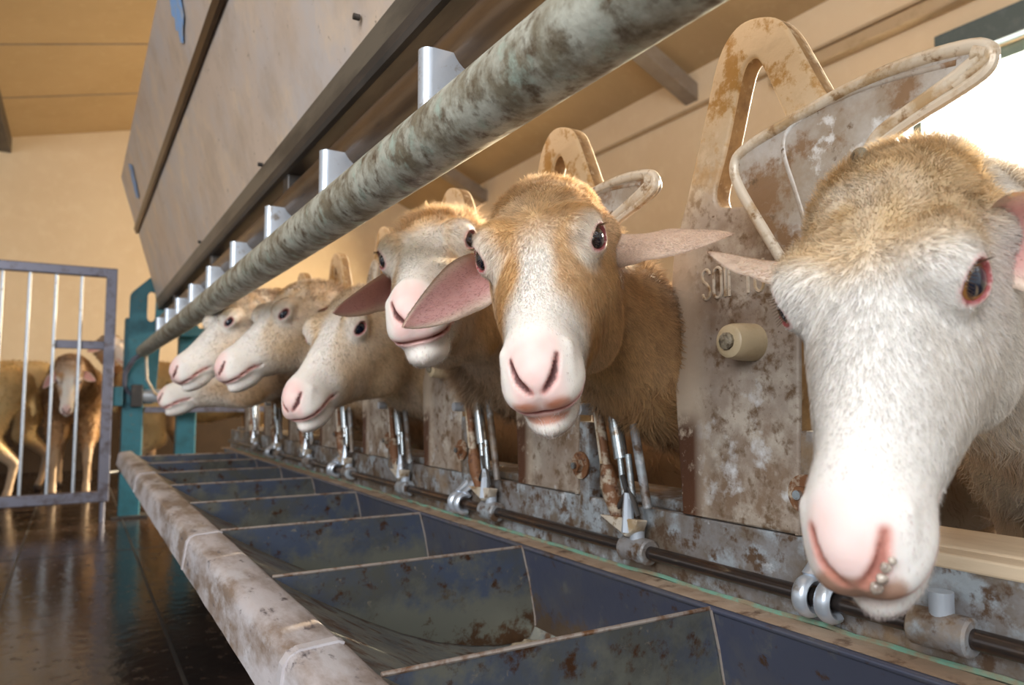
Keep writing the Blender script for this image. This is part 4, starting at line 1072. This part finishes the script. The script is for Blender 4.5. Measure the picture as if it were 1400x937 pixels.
def head_bead(name, p, r, m, label):
    bm = bmesh.new(); bmesh.ops.create_icosphere(bm, subdivisions=3, radius=r)
    for v in bm.verts: v.co *= 1 + .10 * math.sin(v.co.x * 900) * math.cos(v.co.z * 700)
    w = head_point(*HS, p); bm2 = [setattr(v, 'co', v.co + Vector(w)) for v in bm.verts]
    o = obj(name, bm, m, None, True); o.parent = near_sheep; o.matrix_parent_inverse = Matrix.Translation(-Vector(near_sheep.location)); o['label'] = label
head_bead('horn_bud', (.012, -.013, .093), .0062, M['bolt'], 'small round brown horn bud')
for q, rr_ in (((.2785, .0165, -.0035), .0026), ((.2815, .0140, -.0085), .0028), ((.2835, .0105, -.0135), .0032), ((.276, .0200, -.001), .0020)):
    head_bead('wet_grain', q, rr_, M['grain'], 'shiny wet grain stuck at the nostril')
pr2 = dict(seed=1.3, face=.95, blaze=.008, bx=.09, cheek=1.0, poll=.6, stain=1.0, wlen=.8)
make_sheep((.439, .641, .146), (-.553, -.696, -.459), (-.41, -.253, .877), (.62, .705, .045), (1, 0.01, 0),
    [(1, (.498, .452, .147), (.45, .6, -.65), .028), (-1, (.272, .664, .071), (-.55, -.5, -.65), .031)], pr2, h=.0022, hairs=(int(110000*HQ), int(30000*HQ), 26000), hw=.00038,
    label='tan-faced sheep with a white blaze and rust-stained lips looking straight out, centre of the row')
pr3 = dict(seed=8.2, face=.55, blaze=.020, cheek=.7, poll=1.2, tan=(.72, .44, .17), wlen=1.8)
make_sheep((.490, 1.000, .178), (-.56, -.79, -.245), (-.30, -.075, .95), (.64, 1.075, .06), (1, 0.0, 0),
    [(-1, (.293, .962, .117), (-.55, -.5, -.6), .032), (1, (.60, .96, .23), (.4, .5, -.6), .024)], pr3, h=.0026, hairs=(int(50000*HQ), int(26000*HQ), 12000), hw=.0005, scale=1.14,
    label='shaggy-browed ginger sheep just behind and left of the tan-faced one, mouth under her ear')
pr4 = dict(eyez=.0072, seed=12.7, face=.8, blaze=.012, cheek=.8, poll=.7, tan=(.66, .47, .27), wlen=.8)
make_sheep((.497, 1.346, .130), (-.70, -.55, -.457), (-.41, -.219, .886), (.62, 1.43, .05), (1, 0, 0),
    [(1, (.565, 1.27, .135), (-.2, -.6, -.6), .026), (-1, (.42, 1.50, .10), (-.4, 0, -1), .024)], pr4, h=.003, hairs=(34000, 12000, 8000), hw=.0006, scale=1.05,
    label='beige sheep in profile, lips closed, nose lowest over the middle of the trough')
pr5 = dict(eyez=.0056, seed=17.7, face=.5, blaze=.02, cheek=.7, poll=1.0, tan=(.68, .46, .23), wlen=1.0)
make_sheep((.478, 1.655, .186), (-.840, -.30, -.44), (-.43, -.11, .9), (.63, 1.77, .05), (1, 0, 0),
    [(1, (.52, 1.45, .20), (-.4, -.3, -.8), .024), (-1, (.40, 1.67, .17), (-.4, 0, -1), .024)], pr5, h=.0035, hairs=(20000, 10000, 6000), hw=.0009,
    label='sheep with pale upper face and squinting eye, left of the beige profile sheep')
pr6 = dict(eyez=.0058, seed=21.7, face=.35, blaze=.02, cheek=.6, poll=.8, tan=(.78, .52, .28), wlen=.9)
make_sheep((.420, 1.95, .200), (-.82, -.28, -.48), (-.46, -.12, .88), (.63, 2.13, .06), (1, 0, 0),
    [(1, (.46, 1.78, .21), (-.4, -.3, -.8), .024), (-1, (.34, 1.99, .18), (-.4, 0, -1), .024)], pr6, h=.004, hairs=(14000, 8000, 5000), hw=.0011,
    label='pink-nosed sheep whose muzzle overlaps the farthest muzzle in the row')
pr7 = dict(seed=25.7, face=.3, blaze=.02, cheek=.8, poll=.8, tan=(.72, .48, .26))
make_sheep((.466, 2.289, .091), (-.954, -.027, -.3), (-.3, -.004, .954), (.65, 2.46, .03), (1, 0, 0),
    [(1, (.53, 2.20, .10), (-.4, -.3, -.8), .024), (-1, (.52, 2.38, .10), (-.4, 0, -1), .024)], pr7, h=.004, hairs=(10000, 5000, 5000), hw=.0013,
    label='farthest sheep in the row, only its small white muzzle showing under another')
# flock waiting behind the gate and the frame
prb = dict(seed=31.7, face=.9, blaze=.018, cheek=1.2, poll=1.0, tan=(.50, .30, .15), brown=(.30, .17, .09), neckc=(.48, .29, .14), fleece=(.52, .33, .16), neckr=.085, legc=(.40, .28, .18))
low = dict(h=.006, hb=.014, hairs=(5000, 5000, 16000), hw=.0020)
make_sheep((-.03, 4.62, .16), (-.03, -.62, -.78), (0, -.78, .62), (-.02, 4.80, .13), (.03, 1, 0),
    [(1, (.09, 4.58, .10), (0, -1, -.4), .026), (-1, (-.15, 4.58, .06), (0, -1, -.4), .026)], prb, label='brown sheep with a white blaze facing out through the gate bars', chest_z=.05, **low)
prc = dict(prb, seed=35.1, fleece=(.80, .56, .26), neckc=(.7, .48, .24))
make_sheep((-1.45, 4.88, .10), (-.9, -.1, -.4), (-.3, 0, .9), (-1.28, 4.93, .08), (1, .02, 0),
    [(1, (-1.45, 4.77, .1), (0, -1, -.4), .026), (-1, (-1.45, 5.0, .1), (0, 1, -.4), .026)], prc, label='golden sheep rump and back just behind the gate at the left edge', chest_z=.04, **low)
prd = dict(prb, seed=38.1, face=.3, poll=.4, fleece=(.50, .34, .20))
make_sheep((.17, 5.35, .33), (.35, -.85, -.25), (.1, -.3, .9), (.30, 5.52, .22), (.35, 1, 0),
    [(1, (.30, 5.33, .30), (0, -1, -.4), .026), (-1, (.05, 5.27, .30), (0, -1, -.4), .026)], prd, label='pale-headed sheep standing taller behind the gate stile', chest_z=.10, **low)
pre = dict(prb, seed=41.1, fleece=(.62, .40, .18))
make_sheep((1.47, 4.75, .10), (.9, -.2, -.3), (.3, 0, .95), (1.28, 4.78, .10), (-1, .05, 0),
    [(1, (1.47, 4.9, .1), (0, 1, -.4), .026), (-1, (1.47, 4.62, .1), (0, -1, -.4), .026)], pre, label='tan sheep seen side-on between the teal frame and the farthest row heads', chest_z=.06, **low)
prf = dict(prb, seed=44.1, fleece=(.84, .62, .32))
make_sheep((-1.32, 5.72, .16), (-.9, .1, -.3), (-.3, 0, .95), (-1.15, 5.73, .14), (1, 0, 0),
    [(1, (-1.32, 5.59, .12), (0, -1, -.4), .026), (-1, (-1.32, 5.85, .12), (0, 1, -.4), .026)], prf, label='yellow-lit sheep back standing behind the golden one at the left edge', chest_z=.09, **low)
